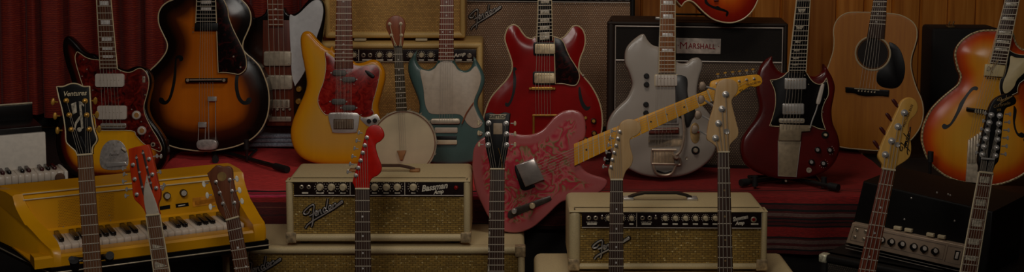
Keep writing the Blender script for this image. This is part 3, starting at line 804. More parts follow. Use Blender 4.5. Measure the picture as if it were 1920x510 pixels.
sweep('piping', [(u2 + i_, .004, v2 - i_), (u3 - i_, .004, v2 - i_), (u3 - i_, .004, vb + i_), (u2 + i_, .004, vb + i_)], .0032, WHITEP, F.o, closed=True)
sweep('piping', [(u2, .008, vm), (u3, .008, vm)], .0028, WHITEP, F.o)
npl = F.quad('name_plate', [(1268, 71), (1352, 73), (1351, 101.5), (1268, 100)], -.010, -.003, mat('plate_white', (180, 166, 154), .35), bev=.0008)
MAR = mat('maroon_paint', (120, 22, 30), .4)
F.text('lettering', 'M', 1281.5, 86, -.0025, .037, MAR, -1, parent=npl, fit=13.5); F.text('lettering', 'ARSHALL', 1316, 87.2, -.0025, .027, MAR, -1, parent=npl, bold=.0005, fit=51, sp=1.08)
for x, y in ((1271.5, 85), (1347.5, 87)): F.disc('plate_dot', x, y, -.003, .0018, .0008, MAR, npl, 10)
F.box = (u0, u1, 0, v1)
handle(F, 1236, 1345, 50, .11, BLACK, CHROME, rise=.012, w=.024)

# ---------------------------------------------------------------- black amp with tilted silver panel (right)
F = Fr('amplifier_head', 'black amplifier with a slanted silver control panel and four cream switches', 'amplifier', 1590, 457, pt=PY(1588, 464, 3.80), yaw=-40)
BS = mat('black_satin', (11, 9, 8), .55, var=.25, spec=.2)
F.quad('cabinet', [(1618, 340), (1862, 397), (1850, 519), (1588, 463)], -.26, 0, BS, bev=.006)
SP = mat('brushed_silver_panel', (176, 152, 130), .38, .35, var=.06, scale=30)
pn = F.quad('control_panel', [(1598, 418), (1816, 463), (1806, 505), (1586, 455)], 0.0, .022, SP, bev=.002)
LN = mat('panel_line', (70, 58, 50), .5)
for R in ([(1602, 424), (1634, 430.5), (1627, 457), (1594, 450)], [(1648, 433.5), (1773, 459.5), (1767, 487), (1641, 459)], [(1778, 460.5), (1806, 466), (1800, 497), (1771, 490)]):
    F.tube('panel_line', R, .0222, .0007, LN, pn, closed=True, sm=False)
for x, y in ((1607, 430.5), (1603, 444), (1623, 434), (1619.4, 448)): jack(F, x, y, .022, .0052, parent=pn)
SC_ = mat('silver_cap', (196, 186, 174), .3, .3)
for x, y in ((1654, 449.5), (1672.4, 453), (1692.5, 457.5), (1714.6, 462), (1734, 466), (1754.6, 470.5)):
    k = F.knob('knob', x, y, .022, [(.0105, 0), (.0095, .012), (.0085, .013)], BLACK, pn); F.disc('knob_cap', x, y, .0348, .006, .001, SC_, k)
sw = F.quad('rocker_switch', [(1791, 469.5), (1800.5, 471.5), (1796.5, 488), (1787.5, 486)], .021, .025, BLACK, pn)
F.quad('rocker', [(1793, 473), (1798, 474), (1795, 486), (1789.5, 484.6)], .024, .029, WHITEP, sw)
for x, y in ((1681.7, 428.5), (1702, 432.5), (1743, 441), (1764, 445)): F.quad('tab_switch', [(x - 6.5, y - 4.2), (x + 7, y - 1.8), (x + 6.5, y + 4), (x - 7, y + 1.6)], 0, .012, IVORY, bev=.002)
for dy in (3.5, 9): F.tube('trim_line', [(1585.5, 456 + dy), (1808, 507 + dy)], .004, .0014, mat('dull_trim', (120, 110, 100), .4, .4))
for x, y in ((1757, 361), (1778, 364), (1782, 366), (1709, 371), (1696, 411), (1790, 414), (1695, 496)): F.disc('screw', x, y, 0, .0026, .002, CHROME)
# black cabinet under it
zc = PY(1588, 464, 3.80).z - .012
p_ = PZ(1537, 477, zc)
F = Fr('speaker_cabinet', 'black speaker cabinet with a bright corner cap under the silver-panel amplifier', 'speaker cabinet', 0, 0, pt=Vector((p_.x, p_.y, 0)), yaw=-40)
boxes('cabinet', [((0, .62), (.02, .40), (.012, zc)), ((0, .022), (0, .05), (.012, zc)), ((.60, .62), (0, .05), (.012, zc)), ((0, .62), (0, .05), (zc - .02, zc)), ((0, .62), (0, .05), (.012, .04))], TOLEXB, F.o, bev=.006)
boxes('grille_cloth', [((.02, .602), (.010, .018), (.04, zc - .018))], grille('dark_grey_cloth', (76, 66, 54), (30, 26, 22), (110, 100, 86), .006, .006), F.o, bev=0)
boxes('corner_protector', [((-.003, .022), (-.003, .03), (zc - .024, zc + .002))], mat('worn_nickel', (214, 196, 170), .45, .5, var=.3, scale=120), F.o, bev=.005)
for x in (.05, .56): boxes('foot', [((x - .015, x + .015), (.04, .07), (0, .014))], RUBBER, F.o, bev=.002)

# black case behind, black case at right edge
F = Fr('instrument_case', 'upright black case against the wood wall behind the amber archtop', 'case', 1790, 290, pt=Vector((PY(1800, 160, 5.3).x, 5.3, ZR + .006)), yaw=-3)
ua = F.L(1745, 150)[0]; ub = F.L(1872, 150)[0]; vt = F.L(1800, 53)[1]
boxes('case_body', [((ua, ub), (0, .17), (0, vt))], mat('case_black', (16, 13, 12), .8, bump=.6, scale=200), F.o, bev=.012, seg=3)
for x in (1780, 1788): F.tube('latch', [(x, 53), (x - 1, 46), (x + 1, 40)], -.03, .003, mat('dull_brass', (110, 84, 50), .5, .6))
boxes('latch_plate', [((F.L(1777, 100)[0], F.L(1791, 100)[0]), (.01, .05), (vt - .001, vt + .008))], mat('dull_brass', (110, 84, 50), .5, .6), F.o)
F = Fr('instrument_case', 'black case standing at the right edge of the picture', 'case', 1880, 480, pt=Vector((PY(1880, 400, 3.95).x, 3.95, 0)), yaw=-10)
ua = F.L(1838, 450)[0]; ub = F.L(1990, 450)[0]; vt = F.L(1880, 372)[1]
boxes('case_body', [((ua, ub), (0, .2), (0, vt))], BS, F.o, bev=.012, seg=3)
for x, y in ((1858, 437), (1850, 485), (1847, 479), (1905, 506)): F.disc('glint_disc', x, y, 0, .0028, .002, CHROME)  # chrome discs put in for faint highlights on the black case

# ================================================================ keyboards
ORG = mat('piano_enamel', (214, 150, 2), .38, coat=.3, var=.04, scale=6); KEYW = mat('white_key', (214, 200, 184), .3, var=.02); KEYB = mat('black_key', (18, 12, 12), .2)
za, zk = 1.6 - 1.0, 1.6 - .9616
A3 = PZ(98, 504, za); B3 = PZ(500, 452, za); zl = 1.6 - .841
F = Fr('electric_piano', 'yellow orange electric piano with black and white keys', 'electric piano', 98, 504, pt=A3, yaw=math.degrees(math.atan2(B3.y - A3.y, B3.x - A3.x)))
def W2L(p): return F.inv @ p
def fz(px, py, z): return W2L(PZ(px, py, z))
Bl = W2L(B3); WID = Bl.x
Lk = fz(112, 463, zk); Rk = fz(474, 414, zk); Ll = fz(40, 365, zl); Rl = fz(396, 325, zl)
yk = (Lk.y + Rk.y) / 2; yl = (Ll.y + Rl.y) / 2; hk = zk - za; hl = zl - za
Dp = yl + .17
SL = W2L(PZ(0, 456, za)); skew = SL.x / SL.y     # the left flank runs outward
ck = .030; yf = yk + .125; TH = .012
# plan of flank: x at depth y
xl = lambda y: skew * min(y, 99)
xr = lambda y: WID + .02 * y
# cheek profile (y, z) seen from the side
prof = [(0, .004), (0, hk * .9), (.012, hk + .012), (.06, hk + .022), (yf * .5, hk + .036), (yf * .78, hk + .054), (yf + .008, hk + .088), (yl - .004, hl), (yl + .04, hl + .004), (Dp - .02, hl - .002), (Dp, hl - .03), (Dp, .004)]
def extr(name, x_in, x_out, pr, m, bev=.004):
    V = []; n = len(pr); Fc = []
    c = (sum(p[0] for p in pr) / n, sum(p[1] for p in pr) / n)
    for xf, sc in ((x_in, 1), ((lambda y: x_out(y) + (bev if x_out(0) < x_in(0) else -bev)), 1), (x_out, 0)):
        for k, (y, z) in enumerate(pr):
            if not sc: dy, dz = y - c[0], z - c[1]; L = math.hypot(dy, dz); y2, z2 = y - dy / L * bev, z - dz / L * bev
            else: y2, z2 = y, z
            V.append((xf(y2), y2, z2))
    for j in range(2):
        for k in range(n): Fc.append((j * n + k, j * n + (k + 1) % n, (j + 1) * n + (k + 1) % n, (j + 1) * n + k))
    Fc += [tuple(range(n))[::-1], tuple(range(2 * n, 3 * n))]
    return mk(name, V, Fc, m, F.o, ang=40)
pr2 = [(p.x, p.y) for p in [Vector(q) for q in smooth_open([Vector(q) for q in prof[2:8]], 4)]]
prs = prof[:2] + pr2 + prof[8:]
def xin(y):
    if y > yl: return xl(y) + .026
    q = max(0, min(1, (y - .05) / (yl - .05))); return .024 + (xl(yl) + .002) * (q ** 1.4)
def left_cheek():
    n = len(prs); c = (sum(p[0] for p in prs) / n, sum(p[1] for p in prs) / n); V = []; Fc = []; bv = .006
    top = [k for k, (y, z) in enumerate(prs) if z > hk * .95 and y <= yl + .001]
    for k, (y, z) in enumerate(prs): V.append((xin(y) if k in top or y > yl else .024, y, z))
    for k, (y, z) in enumerate(prs): V.append((xl(y) + bv, y, z))
    for k, (y, z) in enumerate(prs):
        dy, dz = y - c[0], z - c[1]; L = math.hypot(dy, dz); V.append((xl(y), y - dy / L * bv, z - dz / L * bv))
    for j in range(2):
        for k in range(n): Fc.append((j * n + k, j * n + (k + 1) % n, (j + 1) * n + (k + 1) % n, (j + 1) * n + k))
    Fc.append(tuple(range(2 * n, 3 * n)))
    b0 = len(V)
    for k in top: V.append((.024, prs[k][0], hk - .014))
    for i_ in range(len(top) - 1): Fc.append((top[i_], top[i_ + 1], b0 + i_ + 1, b0 + i_))
    return mk('cheek', V, Fc, ORG, F.o, ang=50)
left_cheek()
extr('cheek', lambda y: WID - .036, lambda y: xr(y), prs, ORG, .006)
bd = []
# body: front rail, key bed, sloping face, lid
def pris(name, pts, m, xa=None, xb=None, ang=40):
    V = []; n = len(pts); xa = xa or (lambda y: (xin(yl) if y <= yl else xin(y)) - .006); xb = xb or (lambda y: WID - .03)
    for f_ in (xa, xb):
        for y, z in pts: V.append((f_(y), y, z))
    Fc = [(k, (k + 1) % n, n + (k + 1) % n, n + k) for k in range(n)] + [tuple(range(n))[::-1], tuple(range(n, 2 * n))]
    return mk(name, V, Fc, m, F.o, ang=ang)
pris('key_rail', [(.001, .004), (.001, hk * .75), (.008, hk * .9), (yk - .01, hk * .9 - .006), (yk - .004, .004)], ORG)
pris('key_bed', [(yk - .006, .004), (yk - .006, hk - .03), (Dp - .01, hk - .03), (Dp - .01, .004)], ORG)
fy = yf + .004
lid = pris('lid', [(fy, hk - .012), (fy, hk + .012), (fy + .01, hk + .016), (yl - .012, hl - .016), (yl, hl - .006), (yl + .012, hl), (Dp - .03, hl), (Dp - .006, hl - .02), (Dp - .006, hk - .02)], ORG, ang=25)
def onface(t_): return fy + .01 + (yl - .012 - fy - .01) * t_, hk + .016 + (hl - .016 - hk - .016) * t_
def face_pt(px, py):
    """pixel -> point on the sloping face"""
    a = Vector((0, *onface(0))); b = Vector((0, *onface(1))); dd = (b - a).normalized(); n = Vector((0, -dd.z, dd.y))
    o = F.inv @ CAM; r_ = F.inv.to_3x3() @ ray(px, py); t_ = (a - o).dot(n) / r_.dot(n); return o + r_ * t_, n, dd
for z_ in (0, 1):
    sweep('lid_trim', [(xl(yl) + .028, yl - .002 + z_ * -.012, hl - .002 - z_ * .014), (WID - .045, yl - .002 - z_ * .012, hl - .002 - z_ * .014)], .0022, CREAM, lid)
def faceobj(name, pts, h, m, parent=None):
    P = [face_pt(*p) for p in pts]; V = [p - n * .002 for p, n, d in P] + [p + n * h for p, n, d in P]; k = len(P)
    Fc = [(i, (i + 1) % k, k + (i + 1) % k, k + i) for i in range(k)] + [tuple(range(k))[::-1], tuple(range(k, 2 * k))]
    return mk(name, V, Fc, m, parent or F.o)
def facedisc(name, px, py, r0, r1, h, m, parent=None):
    c, n, d = face_pt(px, py); x = Vector((1, 0, 0)); V = []; K = 20
    for rr, hh in ((r0, 0), (r0 * .98, h * .7), (r1, h)):
        for k in range(K): w = 2 * pi * k / K; V.append(c + x * cos(w) * rr + d * sin(w) * rr + n * hh)
    Fc = [(j * K + k, j * K + (k + 1) % K, (j + 1) * K + (k + 1) % K, (j + 1) * K + k) for j in range(2) for k in range(K)] + [tuple(range(2 * K, 3 * K))]
    return mk(name, V, Fc, m, parent or F.o)
for x, y in ((312, 366.5), (343, 361)): k = facedisc('knob', x, y, .0105, .0095, .016, BLACK); facedisc('knob_cap', x - .5, y, .0088, .008, .0172, SC_, k)
faceobj('name_badge', [(299, 387), (319, 384), (319, 391), (300, 394)], .001, BLACK); bg = faceobj('name_badge', [(329, 382.5), (353, 379.5), (354, 386), (330, 389.5)], .001, BLACK)
faceobj('badge_stripe', [(334, 385), (347, 383), (347, 384.6), (334, 386.8)], .0014, SILK, bg)
pt = faceobj('engraved_plate', [(361, 371.5), (408, 365), (410, 381), (362, 388)], .0012, mat('amber_plate', (196, 128, 34), .35, var=.2, scale=40)); faceobj('plate_window', [(365, 377), (405, 371.5), (406, 377.5), (366, 384)], .0018, mat('amber_plate_dark', (168, 104, 24), .35), pt)
GH = mat('speaker_hole', (120, 66, 6), .6)
for (xa_, xb_, ya_, yb_, sl, n_i) in ((110, 152, 377, 428, -5.5, 14), (186, 215, 366, 416, -3.6, 9)):
    Vv = []; Ff = []
    for i in range(n_i):
        for j in range(17):
            px = xa_ + (xb_ - xa_) * (i + (j % 2) * .5) / n_i; py = ya_ + (yb_ - ya_) * j / 17 + sl * (i / n_i)
            c, n, d = face_pt(px, py); b0 = len(Vv); x = Vector((1, 0, 0)); rr = .00115
            for k in range(6): w = 2 * pi * k / 6; Vv.append(c + n * .0006 + x * cos(w) * rr + d * sin(w) * rr)
            Ff.append(tuple(range(b0, b0 + 6)))
    mk('speaker_perforation', Vv, Ff, GH, lid)
for x, y in ((119, 426), (205, 404), (207, 413)): facedisc('screw', x, y, .002, .0016, .0015, NICKEL)
# keys
nk = 26; xk0 = .026; xk1 = WID - .040; kw = (xk1 - xk0) / nk; root = F.o
for i in range(nk): boxes('white_key', [((xk0 + i * kw + .0005, xk0 + (i + 1) * kw - .0005), (yk, fy + .004), (hk - .018, hk))], KEYW, root, bev=.0012, seg=1)
pat = [1, 1, 0, 1, 1, 1, 0]
for i in range(nk - 1):
    if pat[(i + 5) % 7]: boxes('black_key', [((xk0 + (i + 1) * kw - .0066, xk0 + (i + 1) * kw + .0066), (yk + .036, fy + .003), (hk - .005, hk + .011))], KEYB, root, bev=.002, seg=2)
# under frame
V = []; 
for z in (-.022, .004):
    V += [(xl(-.004) - .004, -.006, z), (WID + .004, -.006, z), (xr(Dp) + .004, Dp, z), (xl(Dp) - .004, Dp, z)]
mk('base_frame', V, [(0, 1, 2, 3), (4, 5, 6, 7), (0, 1, 5, 4), (1, 2, 6, 5), (2, 3, 7, 6), (3, 0, 4, 7)], BLACK, F.o)
sweep('base_trim', [(xl(Dp) - .006, Dp, -.010), (xl(0) - .006, -.008, -.010), (WID + .006, -.008, -.010)], .0022, mat('trim_grey', (190, 176, 150), .35, .5), F.o)
for x, y, dx, dy in ((.08, .06, -.05, -.04), (WID - .05, .07, .02, -.05), (xl(Dp) + .12, Dp - .07, -.04, .04), (WID - .05, Dp - .07, .02, .04)):
    sweep('leg', [(x, y, -.02), (x + dx, y + dy, -za + .004)], .014, BLACK, F.o, seg=10)
# small white keyboard behind
zk2 = ZR + .075
F = Fr('organ_keyboard', 'small white organ keyboard with maroon edged black keys at the left edge', 'keyboard', 128, 340, z=ZR + .006)
p0 = F.inv @ PZ(0, 343, ZR + .05); p1 = F.inv @ PZ(128, 330, ZR + .05)
F2 = Fr('organ_keyboard', 'small white organ keyboard with black and white keys at the left edge', 'keyboard', 0, 0, pt=(F.M @ Vector((p0.x, p0.y, .0))), yaw=math.degrees(math.atan2(p1.y - p0.y, p1.x - p0.x)))
bpy.data.objects.remove(F.o); F = F2
WO = mat('white_organ_shell', (226, 218, 206), .45, var=.03)
wd = (Vector((p1.x, p1.y)) - Vector((p0.x, p0.y))).length; x_ = -.32
hh = .062
boxes('organ_body', [((x_, wd), (.004, .13), (.0, .03)), ((x_, wd - .05), (.12, .31), (.0, .03))], WO, F.o, bev=.004)
boxes('end_block', [((wd - .012, wd), (.0, .13), (.0, hh))], WO, F.o, bev=.004)
boxes('stop_panel', [((x_, wd - .05), (.105, .125), (.03, .18))], WO, F.o, bev=.003)
bk = boxes('organ_lid', [((x_, wd - .055), (.127, .30), (.03, .20))], mat('lid_black', (14, 12, 12), .35), F.o, bev=.004)
sweep('lid_edge', [(x_, .29, .255), (wd - .06, .29, .255)], .004, mat('trim_grey', (190, 176, 150), .35, .5), bk)
boxes('lid_flap', [((x_, wd - .06), (.285, .296), (.19, .252))], mat('lid_black', (14, 12, 12), .35), F.o, bev=.002)
n_ = 27; kw = .0205
MK = mat('maroon_black_key', (58, 8, 12), .3)
for i in range(n_):
    b = wd - .014 - i * kw; boxes('white_key', [((b - kw + .0005, b - .0005), (.002, .108), (.035, hh))], KEYW, F.o, bev=.001, seg=1)
    if i and pat[(i + 2) % 7]: boxes('black_key', [((b - .0055, b + .0055), (.038, .106), (.055, hh + .010))], MK if i % 2 else KEYB, F.o, bev=.0015, seg=1)
ok = F.V(114, 336, .0)
F.disc('brown_knob', 112, 333, .002, .016, .01, mat('brown_knob', (90, 62, 44), .5))
# ================================================================ guitars on the riser
GRP = None
def pickup(F, x0, y0, x1, y1, off, h, m, poles=6, pole_m=None, pf=.5, r=2.5, ring=None, name='pickup', pr=.0016, rowx=(.18, .82), tilt=0):
    if ring: F.rect('pickup_ring', x0 - ring[1], y0 - ring[1], x1 + ring[1], y1 + ring[1], off - .002, off + .003, ring[0], r=r + 1)
    sh = lambda y: y * tilt
    k = F.rect(name, x0, y0, x1, y1, off - .002, off + h, m, r=r) if not tilt else F.quad(name, [(x0 + tilt * 0, y0), (x1, y0 + tilt), (x1 - tilt, y1 + tilt), (x0 - tilt, y1)], off - .002, off + h, m)
    for i in range(poles):
        x = x0 + (x1 - x0) * (rowx[0] + (rowx[1] - rowx[0]) * i / (poles - 1)); F.disc('pole_screw', x, y0 + (y1 - y0) * pf + tilt * i / poles, off + h - .0003, pr, .001, pole_m or NICKEL, k, 8)
    return k
def ctrl(F, x, y, off, r, m, h=.012, cap=None, name='control_knob', numbers=False):
    k = F.knob(name, x, y, off, [(r, 0), (r, .004), (r * .82, h), (r * .7, h + .001)], m, None, 18)
    if cap: F.disc('knob_cap', x, y, off + h + .0005, r * .55, .001, cap, k)
    if numbers:
        u, v = F.L(x, y, off); V = []; Fc = []
        for i in range(11):
            a = 2 * pi * i / 12; R0 = r * 1.25; R1 = r * 1.5; c_, s_ = cos(a), sin(a); b0 = len(V)
            for R, q in ((R0, -1), (R0, 1), (R1, 1), (R1, -1)): V.append((u + c_ * R - s_ * q * .0006, -off - .0006, v + s_ * R + c_ * q * .0006))
            Fc.append((b0, b0 + 1, b0 + 2, b0 + 3))
        mk('knob_numbers', V, Fc, SILK, k)
    return k
def stand(label, cx, Y, legs, cradle=None, post=None, pads=(), back=.15):
    """black folding guitar stand: base post, splayed legs to px points on the riser, cradle arms with rubber tips"""
    base = PY(cx[0], cx[1], Y); base.y = Y + back; base.z = ZR + .016
    F = Fr('guitar_stand', label, 'guitar stand', 0, 0, pt=Vector((base.x, base.y, ZR + .005)))
    o = F.inv
    hub = o @ base
    m = mat('black_tube', (22, 18, 17), .4)
    for lx, ly in legs:
        e = o @ PZ(lx, ly, ZR + .016); d = (e - hub)
        sweep('leg', [hub, e - d * .12], .0085, m, F.o, seg=10); sweep('rubber_foot', [e - d * .16, e], .0125, RUBBER, F.o, seg=10)
    sweep('post', [hub + Vector((0, .0, -.02)), hub + Vector((0, .045, .30))], .011, m, F.o, seg=10)
    sweep('rear_leg', [hub, Vector((hub.x, .12, .012))], .0085, m, F.o, seg=10)
    for (px, py, y_) in pads:
        e = o @ PY(px, py, y_); a = Vector((e.x, hub.y, e.z - .03))
        sweep('cradle_arm', [hub, Vector((e.x, hub.y, hub.z)), Vector((e.x, e.y, hub.z)), e - Vector((0, 0, .02))], .006, m, F.o, seg=8)
        sweep('rubber_tip', [e - Vector((0, 0, .035)), e], .0095, RUBBER, F.o, seg=10)
    return F

# --- offset guitar, dark burst, tortoise guard
F = Fr('electric_guitar', 'dark sunburst offset electric guitar with a tortoiseshell guard and two white pickups', 'guitar', 205, 341, z=ZR + .012, lean=9)
JM = burst('dark_yellow_burst', [(0, (16, 8, 6)), (.16, (22, 9, 7)), (.30, (96, 24, 10)), (.42, (206, 120, 14)), (.6, (232, 162, 20)), (1, (240, 172, 24))], d=.11)
F.body([(187, 108), (176, 101), (165, 99), (154, 92), (143, 80), (134, 71), (128, 67), (121, 70), (117, 80), (117, 95), (120, 110), (124, 125), (130, 142), (134, 158), (134, 172), (128, 190), (118, 210), (108, 232), (103, 255), (105, 280), (112, 303), (128, 325), (155, 338), (200, 344), (250, 342), (285, 332), (305, 312), (313, 290), (309, 265), (298, 245), (285, 228), (277, 212), (275, 198), (278, 180), (283, 160), (282, 143), (275, 130), (262, 124), (250, 125), (238, 130), (226, 128), (218, 122), (205, 112)], 0, .044, JM, bev=.009, dome=.001, lam=.02)
pg = F.slab('pickguard', [(144, 98), (150, 100), (160, 107), (172, 111), (187, 113), (205, 120), (218, 128), (234, 135), (246, 135), (258, 129), (266, 129), (274, 136), (279, 150), (278, 166), (274, 182), (270, 198), (271, 212), (276, 225), (285, 242), (296, 260), (303, 277), (300, 284), (291, 281), (280, 276), (268, 268), (256, 255), (246, 245), (185, 244), (180, 236), (178, 222), (172, 212), (166, 200), (160, 175), (150, 145), (141, 112)], 0, .003, TORT, sm=True)
P = ccw(smooth(F.P([(144, 98), (150, 100), (160, 107), (172, 111), (187, 113), (205, 120), (218, 128), (234, 135), (246, 135), (258, 129), (266, 129), (274, 136), (279, 150), (278, 166), (274, 182), (270, 198), (271, 212), (276, 225), (285, 242), (296, 260), (303, 277), (300, 284), (291, 281), (280, 276), (268, 268), (256, 255), (246, 245), (185, 244), (180, 236), (178, 222), (172, 212), (166, 200), (160, 175), (150, 145), (141, 112)], .0025), 4))
sweep('guard_edge', [(u, -.0026, v) for u, v in P], .0014, CREAM, pg, closed=True)
F.neck((181, 0), (208, 0), (188, 130), (220, 130), .003, 390, bridge=(208, 243), nfret=21, bind=CREAM, head=110, board=ROSE, headm=DKMAHOG,
       inl=[('blk', y, h, .62, PEARL) for y, h in ((6, 8), (42, 8), (73.5, 6.5), (91, 5.5), (106, 5), (-38, 9), (-90, 10))])
for a in ((178, 138, 232, 163), (182, 198, 237, 224)):
    pickup(F, *a, .003, .009, WHITEP, pole_m=NICKEL, pf=.5, r=4)
    for x in ((a[0] + a[2]) / 2 - 8, (a[0] + a[2]) / 2 + 10): F.disc('screw', x, a[3] - 1 if a[1] < 150 else a[1] + 1, .003, .003, .004, GOLD)
F.rect('bridge', 188, 231, 236, 241, .003, .012, CHROME, r=3)
for i in range(6): F.tube('saddle', [(191 + i * 7.6, 236), (197 + i * 7.6, 236)], .013, .0034, NICKEL, sm=False)
for p in ((256, 216), (266, 245)): ctrl(F, *p, .003, .0155, WHITEP, .008, cap=mat('worn_gold_cap', (196, 140, 80), .4, .6))
F.disc('jack_washer', 287, 271, .003, .008, .003, NICKEL); F.disc('jack_hole', 287, 271, .005, .004, .0015, BLACK)
F.quad('switch_plate', [(267, 143), (272, 143), (272, 155), (267, 155)], .003, .0045, NICKEL); F.tube('switch_lever', [(270, 148, .004), (270, 145, .014)], 0, .002, CHROME)
for x, y in ((163, 130), (154, 143), (174, 169), (272, 178), (247, 205), (265, 228), (280, 255), (298, 277), (226, 133), (157, 112)): F.disc('screw', x, y, .003, .0022, .001, NICKEL)
tp = F.slab('vibrato_plate', [(204, 264), (216, 262.5), (226, 265), (234, 274), (239, 288), (241, 302), (238, 312), (226, 318), (206, 319), (192, 315), (187, 305), (188, 288), (194, 273)], 0, .0022, mat('worn_chrome', (186, 178, 172), .3, .45, var=.12, scale=90), bev=.001)
F.quad('vibrato_bar_slot', [(197, 306), (235, 303), (238, 310), (200, 314)], .002, .006, CHROME, tp, bev=.002)
F.text('lettering', 'Fender', 214, 290, .0023, .0125, mat('engraved_grey', (112, 106, 100), .4, .2), 4, shear=.3, parent=tp, bold=.0004)
for x, y in ((203, 266), (222, 266), (190, 298), (192, 312), (237, 300), (213, 271), (214, 283), (214, 299)): F.disc('screw', x, y, .002, .0024, .0012, NICKEL, tp)
F.tube('vibrato_arm_collet', [(228, 278), (236, 284)], .007, .004, NICKEL, tp)
F.strings(6, ((193, 236), (226, 236)), .016)

# --- brown archtop
F = Fr('archtop_guitar', 'brown sunburst archtop guitar with f-holes, centred before the red curtain', 'guitar', 386, 285, z=ZR + .03, lean=6)
AB = burst('brown_burst', [(0, (14, 8, 6)), (.2, (20, 10, 6)), (.45, (74, 32, 12)), (.68, (176, 90, 16)), (1, (200, 108, 20))], d=.15)
F.body([(340, -16), (327, -3), (314, 3), (303, 12), (297, 24), (296, 38), (299, 51), (306, 66), (312, 79), (313, 88), (310, 98), (302, 110), (291, 122), (280, 133), (271, 152), (267, 175), (266, 200), (270, 226), (280, 247), (297, 264), (325, 276), (355, 282), (386, 284), (415, 281), (445, 274), (472, 261), (490, 243), (501, 220), (505, 195), (504, 170), (498, 148), (488, 126), (475, 111), (463, 101), (456, 91), (457, 77), (464, 61), (470, 45), (471, 29), (466, 14), (456, 2), (441, -10), (420, -20), (395, -25), (365, -24)], 0, .075, AB, dome=.016, lam=.055, bev=.004, binding=CREAM, br=.0026)
S_ = .017
for pts in ([(328, 112), (330, 106), (335, 103.5), (341, 104.5), (344, 109), (342, 114), (337, 114), (336, 110), (332, 110), (331, 118), (331, 140), (329, 158), (325, 175), (320, 188), (313, 195), (304, 195), (298, 189), (300, 183), (306, 184), (310, 189), (315, 186), (319, 177), (323, 160), (326, 140)],
            [(443, 140), (441, 150), (441, 165), (444, 180), (449, 190), (457, 196), (467, 195), (472, 189), (470, 183), (464, 184), (461, 189), (456, 188), (451, 180), (448, 168), (447, 152), (448, 142)]):
    F.decal('f_hole', pts, .0008, BLACK)
F.neck((369, 0), (404, 0), (367, 44), (406, 44), S_ + .004, 349, bridge=(386, 150), nfret=20, bind=CREAM, board=EBONY, head=120, headm=DKMAHOG, inl=[('blk', y, 6, .5, PEARL) for y in (17, 4, -22, -50)])
F.quad('neck_pickup', [(365, 43), (409, 43), (409, 57.5), (364, 57.5)], S_ - .004, S_ + .012, BLACK, bev=.002)
for x, y in ((362, 52), (362, 60)): F.disc('screw', x, y, S_ - .001, .002, .001, NICKEL)
pgp = [(404, -8, 1), (413, -9), (421, 3), (427, 18), (429, 33), (437, 55), (449, 79), (459, 101), (462, 118), (460, 130), (449, 139), (438, 138), (424, 136), (409, 136, 1)]
pg = F.slab('pickguard', pgp, S_ + .001, S_ + .005, TORTD); sweep('guard_edge', [(u, -(S_ + .0045), v) for u, v in ccw(smooth(F.P(pgp, S_ + .005), 4))], .0019, CREAM, pg, closed=True)
for x, y in ((438, 106), (451, 126)): F.disc('screw', x, y, S_ + .005, .0035, .002, NICKEL)
F.quad('bridge', [(347, 147), (425, 146), (425, 154), (347, 155)], S_ - .001, S_ + .018, EBONY, bev=.002)
for x in (352, 420): F.disc('bridge_wheel', x, 150.5, S_ + .017, .006, .004, NICKEL)
F.tube('bridge_saddle', [(356, 150), (416, 149.5)], S_ + .0185, .003, NICKEL)
for (x0, x1, y0, y1, x2, x3) in ((389, 406, 181, 190, 391, 404), (371, 387, 229, 239, 372.5, 385.5)):
    tp = F.rect('tailpiece_bar', x0, y0, x1, y1, S_ + .006, S_ + .012, CHROME)
    for x in (x2, x3): F.tube('tailpiece_rod', [(x, y1 - 1), (x + (.5 if x > 386 else -1), 264)], S_ + .008, .0016, CHROME, tp)
F.slab('tailpiece_plate', [(371, 264), (380, 262), (395, 262), (404, 264), (407, 270), (404, 279), (395, 281), (378, 281), (370, 278), (368, 270)], .0, S_ + .010, mat('worn_chrome', (186, 178, 172), .3, .45), bev=.003)
F.strings(6, ((374, 149), (399, 149)), S_ + .021, w=.72)
for i in range(6): x = 374 + 5 * i; F.tube('string', [(x, 149), (x, 181 if i > 2 else 229)], S_ + .017, .0006, STEEL, sm=False)
F.disc('end_pin', 386, 286, -.03, .005, .01, BLACK)
stand('black guitar stand under the brown sunburst archtop', (386, 290), PZ(386, 293, ZR + .02).y, [(404, 300), (539, 318)], pads=[(462, 262, PZ(386, 293, ZR + .02).y - .04), (312, 262, PZ(386, 293, ZR + .02).y - .04)], back=.14)

# --- reverse bass with white guard
F = Fr('bass_guitar', 'dark bass guitar with a tall white horn guard, behind the yellow guitar', 'guitar', 520, 243, pt=PY(520, 243, 4.945), lean=4)
F.body([(502, 16), (496, 25), (485, 32), (470, 34), (455, 42), (446, 60), (442, 100), (448, 140), (452, 180), (458, 210), (476, 232), (510, 241), (550, 240), (585, 228), (598, 200), (600, 170), (598, 140), (600, 100), (606, 60), (610, 25), (606, 4), (595, -4), (582, -3), (571, 8), (561, 20), (549, 27), (538, 25), (530, 14)], 0, .042, burst('near_black_burst', [(0, (12, 8, 7)), (.5, (26, 15, 11)), (1, (52, 28, 20))], d=.1), bev=.006)
F.slab('centre_block', [(493, 38), (545, 38), (549, 120), (552, 236), (500, 236), (492, 120)], 0, .003, MAHOG, sm=False)
F.slab('pickguard', [(543, 29), (552, 30), (562, 24), (573, 13), (586, 2), (597, 0), (604, 8), (606, 23), (602, 45), (595, 66), (588, 90), (579, 115), (568, 140), (553, 162, 1), (547, 140), (545, 100), (543, 60)], 0, .006, mat('grey_white_plastic', (204, 204, 204), .35, var=.03))
F.neck((502, 0), (531, 0), (504, 50), (532, 50), .005, 390, bridge=(520, 192), nfret=20, board=ROSER, head=120, headm=DKMAHOG, inl=[('dot', 517, 17, .004), ('dot', 517, 36, .004)])
